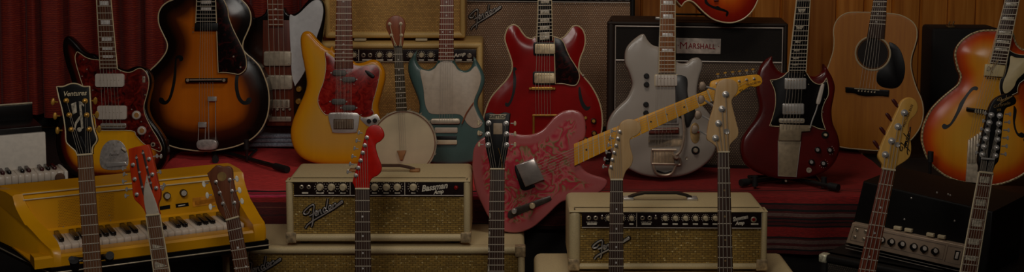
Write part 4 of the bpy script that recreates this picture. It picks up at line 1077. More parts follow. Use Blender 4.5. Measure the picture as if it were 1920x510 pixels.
for a in ((494, 96, 546, 124), (499, 141, 548, 168)): pickup(F, *a, .003, .012, NICKEL, poles=0, poles_=0) if 0 else F.rect('pickup', *a, .002, .014, NICKEL, r=4, bev=.003)
for x, y in ((498, 100), (541, 119), (503, 145), (543, 164)): F.disc('screw', x, y, .014, .002, .001, CHROME)
F.rect('bridge', 506, 187, 543, 203, .003, .014, NICKEL, r=2)
for i in range(4): F.tube('saddle', [(511 + i * 9, 188), (511 + i * 9, 199)], .016, .004, NICKEL, sm=False)
for x in (510, 521, 532, 544): F.disc('stud', x, 205, .003, .005, .012, NICKEL)
F.rect('tailpiece', 500, 219, 546, 228, .003, .014, NICKEL, r=2)
for x, y in ((561, 167), (560, 190)): ctrl(F, x, y, .003, .012, GOLD, .014)
F.strings(4, ((508, 190), (534, 190)), .022, w=.95, r=.001)
for i in range(4): F.tube('string', [(508 + 8.7 * i, 190), (509 + 8.7 * i, 224)], .02, .001, STEEL, sm=False)
stand('black guitar stand under the dark bass with the white guard', (513, 250), 5.09, [(545, 254), (484, 254)], back=.13)

# --- yellow twelve string
F = Fr('electric_guitar', 'blonde yellow electric guitar with a red tortoiseshell guard', 'guitar', 630, 310, z=ZR + .014, lean=9)
YB = burst('blonde_yellow', [(0, (204, 130, 8)), (.35, (214, 150, 20)), (.8, (206, 154, 58)), (1, (204, 154, 66))], d=.085, grain=.12)
F.body([(628, 95), (623, 87), (617, 90), (607, 86), (594, 74), (583, 61), (575, 58), (567, 61), (563, 70), (563, 83), (565, 100), (569, 120), (573, 142), (574, 160), (569, 178), (558, 202), (548, 227), (544, 250), (549, 275), (564, 295), (590, 306), (630, 310), (672, 308), (703, 297), (719, 278), (721, 258), (716, 235), (711, 215), (709, 200), (711, 188), (716, 170), (721, 150), (721, 134), (715, 121), (706, 113), (694, 112), (680, 117), (668, 118), (660, 112), (650, 100)], 0, .044, YB, bev=.012, dome=.001, lam=.02)
gp_ = [(609, 101), (612, 98), (621, 105), (630, 111), (645, 118), (661, 121), (677, 124), (690, 122), (702, 121), (710, 127), (712, 136), (709, 155), (704, 175), (699, 193), (698, 205), (701, 213), (692, 219), (680, 220), (668, 214), (645, 213), (620, 215), (611, 215), (603, 207), (597, 195), (596, 184), (600, 170), (606, 155), (610, 135), (611, 118)]
pg = F.slab('pickguard', gp_, 0, .003, TORTR); sweep('guard_edge', [(u, -.0026, v) for u, v in ccw(smooth(F.P(gp_, .0025), 4))], .0013, CREAM, pg, closed=True)
F.neck((631, 0), (659, 0), (627, 128), (662, 128), .003, 383, bridge=(645, 228), nfret=21, board=ROSER, head=130, headm=YB, inl=[('dot', 644, 3, .0032), ('dot', 637, 37, .0032), ('dot', 650, 37, .0032), ('dot', 644, 67, .0032), ('dot', 644, 83, .0032), ('dot', 644, 98, .0032), ('dot', 644, 112, .0032)])
PG = mat('grey_pickup', (66, 62, 58), .45)
for a in ((623, 131, 649, 142), (641, 144, 667, 154), (621, 185, 648, 196), (641, 197, 667, 207)):
    F.rect('pickup', *a, .002, .010, PG, r=4.5, bev=.002)
    for x in (a[0] - 2, a[2] + 2): F.disc('screw', x, (a[1] + a[3]) / 2, .003, .003, .003, CHROME)
F.slab('selector_switch', [(684, 132), (692, 134), (702, 142), (698, 146), (689, 140)], .003, .012, BLACK)
br = F.slab('bridge_plate', [(617, 213), (625, 211), (660, 211), (671, 213), (674, 221), (670, 244), (664, 249), (627, 249), (622, 243), (616, 222)], .001, .006, CHROME)
F.rect('saddle_well', 625, 223, 663, 242, .005, .0085, mat('dark_bronze', (70, 48, 26), .4, .6), br)
for i in range(12): F.tube('saddle', [(626.5 + 3.1 * i, 224), (626.5 + 3.1 * i, 241)], .0095, .0017, NICKEL, br, sm=False)
cp = F.slab('control_plate', [(675, 221), (687, 219), (700, 215), (707, 214), (713, 224), (712, 232), (700, 239), (690, 237), (680, 229)], 0, .003, CHROME)
for x, y in ((692, 227), (703, 226)): ctrl(F, x, y, .003, .008, BLACK, .012)
for x, y in ((613, 104), (652, 121), (705, 127), (709, 150), (701, 183), (697, 205), (677, 215), (609, 209), (598, 188), (605, 158), (611, 130), (664, 158)): F.disc('screw', x, y, .003, .0018, .001, NICKEL)
F.strings(12, ((629, 228), (660, 228)), .014, w=.86, r=.0004)

# --- small banjo
YBJ = PZ(757, 330, ZR + .008).y
F = Fr('banjo', 'small banjo with a cream skin head and a brown peghead, standing on the stage', 'banjo', 757, 331, z=ZR + .012, lean=6)
cu, cv = F.L(757, 268); R = abs(F.L(819, 268)[0] - cu)
def pot(name, rr, o0, o1, m, ri=None):
    V = []; Fc = []; K = 64; prof = [(rr, o0), (rr, o1), (ri or 0.001, o1)] + ([(ri, o0)] if ri else [])
    for r_, o_ in prof:
        for k in range(K): w = 2 * pi * k / K; V.append((cu + r_ * cos(w), -o_, cv + r_ * sin(w)))
    n = len(prof)
    for a in range(n if ri else n - 1):
        for k in range(K): Fc.append((a * K + k, a * K + (k + 1) % K, ((a + 1) % n) * K + (k + 1) % K, ((a + 1) % n) * K + k))
    return mk(name, V, Fc, m, F.o)
pot('rim', R * .95, -.07, -.004, mat('banjo_rim_wood', (120, 72, 40), .4), R * .88)
sk = pot('skin_head', R * .95, -.004, .001, mat('calf_skin', (196, 180, 146), .6, var=.08, scale=8))
pot('tension_hoop', R, -.010, .005, mat('aged_silver', (186, 172, 146), .35, .6), R * .96)
pot('hoop_line', R * .965, .0, .0035, mat('hoop_brown', (120, 66, 34), .5), R * .935)
for k in range(18):
    w = 2 * pi * k / 18; x, z = cu + R * 1.01 * cos(w), cv + R * 1.01 * sin(w)
    sweep('tension_hook', [(x, -.007, z), (x, .045, z)], .0022, NICKEL, F.o, seg=6)
F.neck((738, 87), (754, 87), (743, 208), (763, 207), .004, 262, nfret=22, board=wood('olive_board', (50, 40, 26), (74, 62, 42)), wood_=MAHOG, deep=.02, inl=[('dot', 747, 112, .0024), ('dot', 748, 131, .0024), ('dot', 749, 147, .0024), ('dot', 751, 167, .0024), ('dot', 752, 179, .0024)], nutm=BLACK)
PGH = wood('peghead_brown', (112, 56, 32), (146, 80, 50))
F.peghead([(738, 88, 1), (735, 80), (730, 66), (724, 52), (725, 40), (732, 32), (741, 28.5), (751, 31), (758, 38), (760, 50), (757, 66), (756, 80), (754, 88, 1)], .008, PGH, posts=[(730.6, 45), (751.5, 44.5), (734, 66), (752.5, 66)], pm=IVORY, br=.0034)
for (x, y), x2 in zip([(730.6, 45), (734, 66), (752.5, 66), (751.5, 44.5)], (741, 744, 749, 752)): F.tube('string', [(x, y, .015), (x2, 87, .013)], 0, .0014, IVORY, F.hd, sm=False)
F.strings(4, ((750, 283), (761, 283)), .014, w=.7)
F.slab('bridge', [(744, 283), (761, 282), (760, 286), (755, 300), (750, 300), (746, 287)], .0, .012, mat('bridge_tan', (150, 104, 60), .5), sm=False)

# --- teal double-horn
F = Fr('electric_guitar', 'small teal double-horned electric guitar with a large cream guard', 'guitar', 842, 309, z=ZR + .014, lean=9)
TEAL = mat('teal_enamel', (66, 92, 88), .25, coat=.6, var=.08, scale=10)
F.body([(784, 92, 1), (781, 101), (781, 111), (785, 121), (794, 129), (804, 130), (813, 125), (819, 117), (822, 110), (836, 104), (850, 110), (855, 120), (862, 129), (872, 132), (881, 127.5), (886, 117), (888, 105, 1), (894, 113), (901, 125), (907, 138), (909, 152), (904, 170), (897, 185), (896, 198), (902, 213), (911, 232), (916, 258), (911, 283), (895, 300), (865, 308), (835, 309), (805, 305), (780, 292), (768, 272), (768, 252), (777, 230), (785, 212), (786, 195), (780, 176), (771, 154), (765, 134), (766, 116), (775, 102)], 0, .038, TEAL, bev=.011, dome=.001, lam=.02)
F.slab('pickguard', [(788, 131), (804, 133), (815, 128), (822, 119), (836, 113), (850, 119), (858, 130), (867, 136), (880, 134), (891, 124), (898, 133), (902, 148), (897, 168), (890, 185), (889, 198), (896, 216), (904, 230), (900, 238), (888, 240), (876, 232), (868, 220), (856, 214), (812, 214), (801, 206), (796, 190), (794, 168), (790, 148)], 0, .003, mat('beige_guard', (176, 160, 140), .4, var=.04))
F.neck((825.5, 0), (850.5, 0), (822, 113), (850.5, 113), .003, 324, bridge=(836, 227), nfret=22, board=ROSER, head=110, headm=TEAL, inl=[('dot', 837, 4, .003), ('dot', 837, 29, .003), ('dot', 830, 60, .003), ('dot', 844, 60, .003), ('dot', 836, 86, .003), ('dot', 836, 101, .003)])
F.rect('bridge', 807, 222, 863, 233, .0, .012, NICKEL, r=4.5, bev=.003)
F.rect('vibrola_base', 815, 239, 858, 249, .0, .006, mat('beige_guard', (176, 160, 140), .4), r=2); F.rect('vibrola_slot', 818, 255, 856, 262, .0, .004, BLACK, r=1); F.rect('vibrola_bar', 816, 262.5, 857, 271, .0, .009, IVORY, r=2)
F.tube('vibrato_arm', [(866, 232), (873, 215), (879, 205), (888, 192)], .010, .0022, mat('brown_arm', (150, 90, 60), .4, .3))
for x, y in ((790, 136), (852, 124), (892, 128), (901, 150), (866, 216), (889, 180), (798, 166)): F.disc('screw', x, y, .003, .0018, .001, NICKEL)
F.disc('strap_button', 901, 228, .002, .006, .006, NICKEL); ctrl(F, 900, 250, .0, .009, IVORY, .012)
F.strings(6, ((824, 227), (848, 227)), .014)

# --- cherry hollowbody
F = Fr('hollowbody_guitar', 'cherry red hollowbody guitar with two rounded horns and a trapeze tail', 'guitar', 1013, 301, pt=PY(1013, 301, 4.76), lean=7)
CH = mat('cherry_lacquer', (134, 16, 15), .2, coat=.3, spec=.3, var=.08, scale=10)
F.body([(1006, 68), (997, 72), (987, 69), (979, 60), (973, 51), (964, 46), (955, 49), (949, 58), (946, 73), (951, 91), (957, 108), (960, 122), (958, 135), (949, 150), (934, 166), (920, 183), (911, 203), (905, 228), (905, 255), (914, 276), (935, 289), (970, 298), (1013, 300), (1060, 298), (1098, 288), (1120, 270), (1129, 243), (1129, 212), (1122, 185), (1109, 161), (1096, 145), (1087, 133), (1086, 122), (1089, 108), (1095, 93), (1098, 77), (1096, 62), (1090, 52), (1081, 47.5), (1073, 50), (1066, 59), (1057, 69), (1048, 72), (1037, 68)], 0, .045, CH, bev=.003, dome=.007, lam=.02, binding=CREAM, br=.0028)
o = .0085
F.neck((1009, 0), (1034, 0), (1006, 78), (1036, 76), o, 310, bridge=(1018, 165), nfret=20, board=EBONY, bind=CREAM, head=110, headm=MAHOG, inl=[('blk', y, 6.5, .62, PEARLG) for y in (3, 22.5, 37.5, 52, 63.5, 71)])
pgp = [(1039, 70, 1), (1049, 72), (1057, 80), (1062, 93), (1069, 108), (1078, 122), (1085, 135), (1086, 148), (1080, 159), (1070, 160), (1056, 157), (1041, 157, 1)]
pg = F.slab('pickguard', pgp, o, o + .005, TORTD); sweep('guard_edge', [(u, -(o + .0045), v) for u, v in ccw(smooth(F.P(pgp, o + .005), 4))], .0018, CREAM, pg, closed=True)
for a in ((1003, 82, 1041, 101), (1002, 137, 1040, 156)): pickup(F, *a, o, .008, mat('cream_nickel', (196, 176, 140), .35, .35), pole_m=GOLD, pf=.22, ring=(BLACK, 3))
F.rect('bridge', 996, 163, 1037, 169, .006, o + .010, GOLD, r=2.5)
for x in (994, 1039): F.disc('bridge_post', x, 166, .008, .005, .012, GOLD)
F.rect('trapeze_bar', 998, 214.5, 1046, 218, o, o + .009, GOLD, r=1.5)
for x in (1000.5, 1042): F.tube('trapeze_frame', [(x, 217), (x, 298)], o + .003, .004, GOLD, sm=False)
F.decal('f_hole', [(962, 128), (966, 126), (969, 130), (966, 134), (968, 150), (966, 170), (960, 190), (953, 200), (947, 198), (948, 192), (953, 193), (959, 180), (962, 160), (962, 140)], .0008, BLACK); F.decal('f_hole', [(1085, 165), (1088, 164), (1090, 175), (1094, 190), (1101, 200), (1107, 199), (1105, 205), (1098, 207), (1090, 198), (1085, 180)], .0008, BLACK)
for x, y in ((1113, 227), (1094, 238), (1098, 262), (1114, 250)): ctrl(F, x, y, .006, .011, mat('amber_black_knob', (40, 28, 18), .25), .012, cap=GOLD)
F.disc('toggle_base', 1098, 221, .008, .006, .005, GOLD); F.disc('strap_button', 1093, 141, .0, .005, .008, NICKEL)
F.strings(6, ((1004, 165), (1031, 165)), o + .014)
for i in range(6): x = 1004 + 5.4 * i; F.tube('string', [(x, 165), (x + 1, 216)], o + .012, .0005, STEEL, sm=False)

# --- white guitar with vibrato
F = Fr('electric_guitar', 'white electric guitar with a chrome vibrato, leaning on the name-plate amplifier', 'guitar', 1240, 334, z=ZR + .010, lean=9)
WHT = mat('white_lacquer', (158, 148, 138), .25, coat=.5, var=.03, scale=8)
F.body([(1236, 88), (1224, 84), (1215, 75), (1210, 66), (1206, 63.5), (1199, 66), (1184, 78), (1175, 90), (1172, 104), (1173, 120), (1179, 133), (1184, 147), (1186, 159), (1182, 172), (1174, 186), (1160, 199), (1148, 213), (1140, 230), (1138, 250), (1142, 275), (1155, 298), (1175, 314), (1204, 328), (1240, 333.5), (1274, 331), (1300, 323), (1322, 309), (1338, 291), (1346, 265), (1343, 238), (1332, 215), (1318, 198), (1309, 184), (1308, 166), (1312, 145), (1317, 130), (1318, 118), (1313, 110), (1307, 107.5), (1297, 110), (1287, 118), (1274, 118), (1267, 112), (1262, 100)], 0, .04, WHT, bev=.010, dome=.001, lam=.02)
F.neck((1239, 0), (1266, 0), (1235.5, 137), (1265.5, 137), .003, 359, bridge=(1247, 248), nfret=20, board=wood('walnut_board', (112, 66, 34), (146, 92, 52)), bind=CREAM, head=110, headm=WHT, inl=[('blk', 5, 7.5, .68, PEARL), ('blk', 30.5, 7.5, .68, PEARL), ('blk', 65, 6, .7, PEARL), ('blk', 94, 5, .7, PEARL), ('blk', -30, 8, .68, PEARL)])
F.slab('pickguard', [(1266, 141, 1), (1278, 141), (1287, 145), (1289.5, 155), (1289, 172), (1293, 190), (1303, 205), (1304, 215), (1297, 226), (1293, 236), (1287, 238), (1282, 225), (1267, 218, 1)], 0, .004, mat('grey_black_guard', (38, 36, 35), .3, coat=.4))
pickup(F, 1229, 141, 1270, 161, .0, .010, WHITEP, pole_m=mat('maroon_paint', (120, 22, 30), .4), pf=.3, r=2, ring=(CREAM, 1.6))
F.rect('pickup_frame', 1238, 204, 1273, 233, .0, .006, CHROME, r=2); F.rect('pickup', 1242, 207, 1269, 229, .005, .009, mat('grey_grille', (120, 112, 104), .4, .4), r=1)
F.quad('bridge', [(1219, 240), (1273, 239), (1273, 250), (1217, 251)], .0, .014, mat('bridge_rosewood', (92, 34, 24), .4), bev=.003); F.tube('saddle', [(1220, 243), (1271, 242)], .0155, .0016, NICKEL)
for y in (142.6, 158.7, 196, 212): ctrl(F, 1212 - (y > 170), y, .0, .0098, BLACK, .012)
BG = mat('vibrato_silver', (176, 156, 136), .35, .4, var=.1, scale=50)
F.tube('vibrato_roller', [(1222, 281), (1268, 281)], .016, .0045, BG); F.tube('vibrato_roller', [(1222, 307), (1271, 308)], .012, .004, BG)
F.slab('vibrato_plate', [(1226, 283), (1263, 283), (1265, 306), (1224, 306)], .0, .004, mat('vibrato_base', (176, 150, 120), .4, .5), sm=False)
F.tube('vibrato_frame', [(1223, 281), (1222, 300), (1225, 310), (1229, 322), (1238, 328), (1253, 328), (1262, 322), (1268, 310), (1276, 308), (1275, 296)], .010, .004, BG)
F.tube('vibrato_frame', [(1231, 320), (1245, 324), (1259, 320)], .010, .0035, BLACK); F.disc('vibrato_spring', 1267, 293, .006, .010, .024, BG)
F.tube('vibrato_arm', [(1268, 291, .03), (1276, 283, .03), (1281, 267, .032), (1283, 248, .034), (1281, 225, .034), (1278, 205, .03), (1276, 192, .028)], 0, .0052, BG)
F.rect('tail_panel', 1215, 254, 1283, 277, -.001, .001, mat('warm_white', (196, 170, 138), .35), r=3)
F.disc('knob_base', 1304, 282, .0, .0145, .004, BLACK); F.disc('knob_cap', 1304, 282, .004, .0085, .010, NICKEL)
F.knob('jack', 1287, 297, 0, [(.005, 0), (.005, .002), (.002, .001)], NICKEL)
F.slab('switch_plate', [(1296, 236), (1303, 230), (1310, 236), (1312, 255), (1309, 266), (1302, 269), (1296, 262), (1294, 248)], .0, .002, mat('aged_brass', (170, 138, 90), .4, .6)); F.tube('switch_lever', [(1303, 240, .004), (1302, 246, .016)], 0, .002, NICKEL); F.slab('switch_tip', [(1299, 244), (1311, 244), (1311, 249), (1299, 249)], .014, .022, mat('switch_red', (130, 34, 30), .4), bev=.003)
F.strings(6, ((1228, 248), (1264, 248)), .018)
for i in range(6): F.tube('string', [(1229 + 6 * i, 248, .016), (1229 + 6 * i, 306, .014)], 0, .0005, STEEL, sm=False)

# --- dark red double horned guitar
F = Fr('electric_guitar', 'dark red double-horned guitar with a black guard and a long engraved tailpiece', 'guitar', 1482, 337, z=ZR + .028, lean=8)
SG = mat('dark_cherry', (80, 10, 8), .28, coat=.6, var=.12, scale=9)
F.body([(1448, 105, 1), (1451, 118), (1459, 131), (1470, 137), (1479, 135), (1495, 130), (1511, 136), (1519, 141), (1530, 142.5), (1540, 137), (1545, 129), (1545.5, 120, 1), (1553, 130), (1562, 145), (1567, 163), (1565, 182), (1561, 205), (1563, 230), (1572, 252), (1576, 274), (1571, 297), (1557, 316), (1536, 328), (1505, 335), (1475, 337), (1445, 332), (1416, 321), (1398, 306), (1390, 285), (1392, 262), (1403, 243), (1417, 224), (1424, 208), (1424, 192), (1420, 172), (1420, 148), (1425, 128), (1436, 113)], 0, .036, SG, bev=.013, dome=.001, lam=.02)
gp_ = [(1444, 150, 1), (1455, 149), (1467, 144), (1477, 135, 1), (1511, 135, 1), (1523, 152), (1535, 158), (1544, 155), (1549.5, 146, 1), (1553, 162), (1553, 178), (1546, 192), (1541, 208), (1542, 225), (1548, 243, 1), (1535, 241), (1522, 236), (1500, 236), (1461, 237), (1443, 236, 1), (1450, 215), (1454, 195), (1453, 172)]
pg = F.slab('pickguard', gp_, 0, .003, EBONY); sweep('guard_edge', [(u, -.0026, v) for u, v in ccw(smooth(F.P(gp_, .0025), 4))], .0014, CREAM, pg, closed=True)
TR = lambda y, h, w: ('poly', [(1494.5 - w + (20 - y) * .12 + 4, y - h), (1494.5 + w + (20 - y) * .12 + 6, y - h), (1494.5 + w * .6 + (20 - y) * .12 + 5, y + h), (1494.5 - w * .5 + (20 - y) * .12 + 4, y + h)], PEARLG)
F.neck((1493.5, 0), (1519, 0), (1478.5, 135), (1511, 135), .003, 338, bridge=(1484, 226), nfret=22, board=EBONY, bind=IVORY, wood_=SG, head=110, headm=SG, inl=[('poly', [(1496 + dx, y - h), (1511 + dx, y - h), (1507 + dx, y + h), (1499 + dx, y + h)], PEARLG) for y, h, dx in ((20, 3.5, 0), (52, 3, -4), (78, 2.6, -7), (94, 2.2, -9), (109, 2, -11), (121, 1.8, -12.5))])
pickup(F, 1472, 147, 1511, 167, .003, .009, CHROME, pole_m=GOLD, pf=.2, r=2, ring=(CHROME, 1)); pickup(F, 1468, 195, 1507, 214, .003, .009, CHROME, pole_m=GOLD, pf=.8, r=2, ring=(CHROME, 1))
F.rect('bridge', 1461, 222, 1509, 231, .003, .014, NICKEL, r=3)
for i in range(6): F.disc('saddle', 1467 + 7.2 * i, 226, .013, .0028, .003, CHROME)
VP = mat('etched_nickel', (150, 132, 106), .38, .35, var=.08, scale=70)
F.slab('vibrola_hinge', [(1462, 233), (1521, 235), (1519, 246), (1503, 247), (1501, 264), (1460, 264), (1462, 246)], .0, .011, VP, sm=False); pl_ = F.slab('vibrola_plate', [(1459, 264), (1501.5, 264), (1493, 332), (1459, 330)], .0, .003, VP, sm=False)
sweep('plate_edge', [(u, -.003, v) for u, v in F.P([(1459, 264), (1501.5, 264), (1493, 332), (1459, 330)], .003)], .0012, CHROME, pl_, closed=True)
F.tube('vibrato_arm', [(1519, 240, .014), (1523, 226, .016), (1530, 208, .018), (1534, 193, .02)], 0, .0026, CHROME)
F.slab('arm_tip', [(1544, 157), (1546, 160), (1543, 176), (1538, 194), (1533, 196), (1531, 192), (1535, 176), (1540, 160)], .016, .024, WHITEP, bev=.003)
for x, y in ((1533, 281), (1556, 281.5), (1521.6, 304), (1544, 306.6)): ctrl(F, x, y, 0, .0105, BLACK, .012, cap=CHROME, numbers=True)
F.disc('switch_washer', 1547, 253, 0, .013, .002, BLACK); F.disc('switch_tip', 1547, 253, .002, .005, .014, IVORY); F.knob('output_jack', 1516.6, 319, 0, [(.009, 0), (.009, .003), (.004, .003), (.0038, .001)], NICKEL)
for x, y in ((1448, 153), (1509, 141), (1549, 153), (1454, 182), (1546, 186), (1452, 208), (1543, 210), (1546, 239), (1446, 234), (1516, 158)): F.disc('screw', x, y, .003, .002, .001, NICKEL)
F.strings(6, ((1469, 226), (1499, 226)), .018)
for i in range(6): F.tube('string', [(1469 + 6 * i, 226, .018), (1468 + 6 * i, 243, .012)], 0, .0005, STEEL, sm=False)
F.disc('strap_button', 1473, 339, -.016, .004, .008, NICKEL)
Ys = PZ(1482, 340, ZR + .02).y
stand('black guitar stand under the dark red double-horned guitar', (1482, 336), Ys, [(1389, 343), (1572, 352)], pads=[(1416, 330, Ys - .03), (1545, 332, Ys - .03)], back=.09)

# --- flat top acoustic
F = Fr('acoustic_guitar', 'natural flat-top acoustic guitar with a black guard, against the wood wall', 'guitar', 1640, 284, z=ZR + .014, lean=8, yaw=-20)
SPR = wood('aged_spruce', (158, 92, 12), (176, 110, 20), r=.42, coat=.1, fine=1.2)
F.body([(1640, 23), (1603, 22.5), (1588, 24), (1575, 31), (1566, 43), (1562.5, 58), (1563.5, 76), (1562, 95), (1556, 115), (1547, 140), (1540, 165), (1537, 195), (1540, 225), (1549, 252), (1562, 270), (1582, 277), (1610, 280), (1648, 282.5), (1680, 277), (1705, 265), (1722, 245), (1730, 225), (1731.5, 205), (1728, 186), (1718, 163), (1711, 140), (1708, 122), (1710, 104), (1715, 88), (1719.5, 70), (1719, 54), (1713, 43), (1703, 35), (1686, 27.5), (1662, 24.5)], 0, .105, SPR, bev=.002, binding=CREAM, br=.0022, dome=0)
sd = F.disc('soundhole', 1636.5, 100, .0, abs(F.L(1665.5, 100)[0] - F.L(1608, 100)[0]) / 2, .0006, mat('soundhole_dark', (22, 12, 8), .8), seg=40)
cu, cv = F.L(1636.5, 100)
for rr, w_, m_ in ((.0640, .0035, IVORY), (.0585, .0012, BLACK)):
    K = 48; sweep('rosette', [(cu + rr * cos(2 * pi * k / K), -.0006, cv + rr * sin(2 * pi * k / K)) for k in range(K)], w_, m_, sd, closed=True, seg=6)
F.slab('pickguard', [(1667, 79), (1678, 83), (1688, 94), (1694, 110), (1697, 128), (1694, 148), (1685, 162), (1671, 166), (1652, 162), (1643.5, 152), (1643.5, 140), (1649, 131), (1660, 124), (1667, 113), (1670, 98), (1668, 86)], 0, .002, EBONY)
bd_ = F.slab('bridge', [(1585, 163, 1), (1667, 169, 1), (1666, 181, 1), (1648, 179.5), (1625, 180), (1611, 178), (1600, 174), (1585, 173, 1)], 0, .009, EBONY)
F.tube('saddle', [(1602, 166), (1649, 169)], .010, .0022, IVORY, bd_)
for i in range(6): F.disc('bridge_pin', 1610 + 6 * i, 170.5 + .5 * i, .009, .003, .004, IVORY, bd_)
F.neck((1637.5, 0), (1663, 0), (1625, 71), (1658, 73), .002, 396, bridge=(1625, 168), nfret=20, board=ROSEB, head=110, headm=ROSEB, inl=[('dot', 1646, 26, .0028), ('dot', 1643, 41, .0028), ('dot', 1648, 8, .0028)])
F.strings(6, ((1611, 170), (1641, 173)), .014, r=.0006)
F.disc('end_pin', 1616, 289, -.05, .006, .02, mat('bronze_pin', (150, 96, 66), .4, .4))

# --- amber archtop
F = Fr('archtop_guitar', 'amber and orange burst archtop guitar with checkered binding, at the right end', 'guitar', 1840, 349, z=ZR + .030, lean=9, yaw=-14)
AO = burst('amber_orange_burst', [(0, (150, 40, 10)), (.2, (200, 76, 14)), (.42, (214, 134, 30)), (.8, (212, 150, 44)), (1, (210, 152, 50))], r=.2, d=.13)
t = NT('checkered_binding'); ck_ = t.add('ShaderNodeTexChecker'); ck_.inputs['Scale'].default_value = 150; ck_.inputs['Color1'].default_value = lin((190, 172, 130)); ck_.inputs['Color2'].default_value = lin((132, 110, 76)); t.link(t.co(), ck_.inputs['Vector']); t.link(ck_.outputs['Color'], t.b.inputs['Base Color']); CKB = t.m
F.body([(1868, 56.5), (1842, 57), (1822, 63), (1804, 75), (1794, 88), (1790.5, 101), (1792, 114), (1796, 130), (1801, 143), (1796, 158), (1782, 170), (1764, 185), (1746.5, 204), (1736, 223), (1730, 240), (1728, 262), (1733, 284), (1742, 303), (1756, 318), (1774, 330.5), (1797, 340), (1822, 345), (1842, 348), (1867, 347), (1888, 342), (1907, 334), (1924, 323), (1942, 302), (1952, 275), (1950, 245), (1940, 220), (1931, 195), (1928, 170), (1932, 145), (1942, 122), (1950, 100), (1952, 84), (1946, 80), (1938, 89), (1929, 94), (1918, 92.5), (1909, 86), (1903, 75), (1899, 62), (1884, 57)], 0, .07, AO, dome=.014, lam=.045, bev=.004, binding=CKB, br=.0036)
o = .0145
F.neck((1885, 0), (1911, 0), (1856, 119), (1886, 122), o + .003, 315, bridge=(1834, 206), nfret=22, board=ROSEB, bind=IVORY, head=100, headm=EBONY, inl=[('blk', y, h, .8, PEARLG) for y, h in ((8, 7), (35, 6.5), (61, 6), (78, 5), (92, 4.5))])
pk = F.slab('pickup', [(1847, 120), (1866, 120), (1886, 123), (1884, 134), (1881, 145), (1845, 142)], o - .002, o + .012, mat('cream_pickup', (196, 174, 124), .4, var=.03), sm=False, bev=.003)
for i in range(6): F.disc('pole_screw', 1851 + 5.3 * i, 146 + .5 * i, o, .002, .006, BLACK, None, 8)
F.logo(0, 0, 0, 0, o + .0122, parent=pk, r=.0008, m1=mat('worn_gold_print', (130, 100, 50), .4), m2=False, rot=(1851, 133, 30, .052))
gp_ = [(1892, 93, 1), (1897, 97), (1906, 101), (1920, 103), (1936, 100, 1), (1934, 130), (1922, 148), (1912, 156), (1908, 166), (1908, 173, 1), (1898, 178), (1888, 182), (1877, 179, 1), (1874, 165), (1876, 149), (1882, 143), (1886, 130), (1889, 108)]
pg = F.slab('pickguard', gp_, o + .002, o + .006, EBONY); sweep('guard_edge', [(u, -(o + .0055), v) for u, v in ccw(smooth(F.P(gp_, o + .006), 4))], .001, IVORY, pg, closed=True)
F.slab('guard_inlay', [(1895, 105), (1905, 108), (1920, 109), (1931, 107), (1928, 128), (1917, 140), (1907, 150), (1902, 162), (1893, 172), (1884, 175), (1880, 165), (1882, 152), (1888, 138), (1893, 120)], o + .005, o + .0075, mat('cream_guard', (186, 166, 120), .4, var=.03), pg)
F.decal('f_hole', [(1830, 162), (1834, 165), (1831, 169.5), (1825, 169), (1817, 177), (1809, 190), (1803, 203), (1797, 214), (1790, 226), (1782, 236), (1774, 241.5), (1768, 241), (1766, 236), (1770, 232), (1776, 234), (1782, 230), (1790, 216), (1795, 205), (1799, 194), (1806, 184), (1816, 171), (1823, 163.5)], .0008, BLACK)
F.decal('f_hole', [(1901, 198), (1906, 205), (1905, 218), (1903, 230), (1906, 244), (1910, 250), (1915, 248), (1921, 252), (1919, 258), (1912, 257), (1906, 252), (1901, 240), (1899, 224), (1900, 210)], .0008, BLACK)
br = F.quad('bridge', [(1813, 201), (1858, 207), (1858, 214), (1812, 207)], o - .002, o + .016, EBONY, bev=.002)
for i in range(6): F.quad('saddle', [(1829 + 4.6 * i, 204.5 + .6 * i), (1831 + 4.6 * i, 204.8 + .6 * i), (1830.5 + 4.6 * i, 212 + .6 * i), (1828.5 + 4.6 * i, 211.7 + .6 * i)], o + .015, o + .018, IVORY, br)
tm = mat('etched_silver', (186, 170, 148), .35, .35, var=.12, scale=80)
tp = F.slab('tailpiece', [(1815, 263), (1838, 263), (1836, 344), (1811, 341)], .004, o + .008, tm, sm=False)
for i in range(6): F.slab('tailpiece_finger', [(1815.5 + 5.2 * i, 262 - 3.6 * i), (1820 + 5.2 * i, 261.5 - 3.6 * i), (1818.5 + 5.2 * i, 306), (1814 + 5.2 * i, 306)], o, o + .012, tm, tp, sm=False, bev=.002)
for i in range(6): F.tube('string', [(1828 + 4.9 * i, 206 + .6 * i, o + .02), (1817.5 + 5.2 * i, 262 - 3.6 * i, o + .012)], 0, .0005, STEEL, sm=False)
F.strings(6, ((1829, 206), (1853, 209)), o + .02)
ctrl(F, 1925, 262, .006, .011, BLACK, .012, cap=GOLD)
Ya = PZ(1840, 352, ZR + .02).y
stand('black guitar stand under the amber archtop', (1815, 352), Ya, [(1760, 380), (1812, 380)], pads=[(1745, 284, Ya - .015), (1868, 319, Ya - .015)])

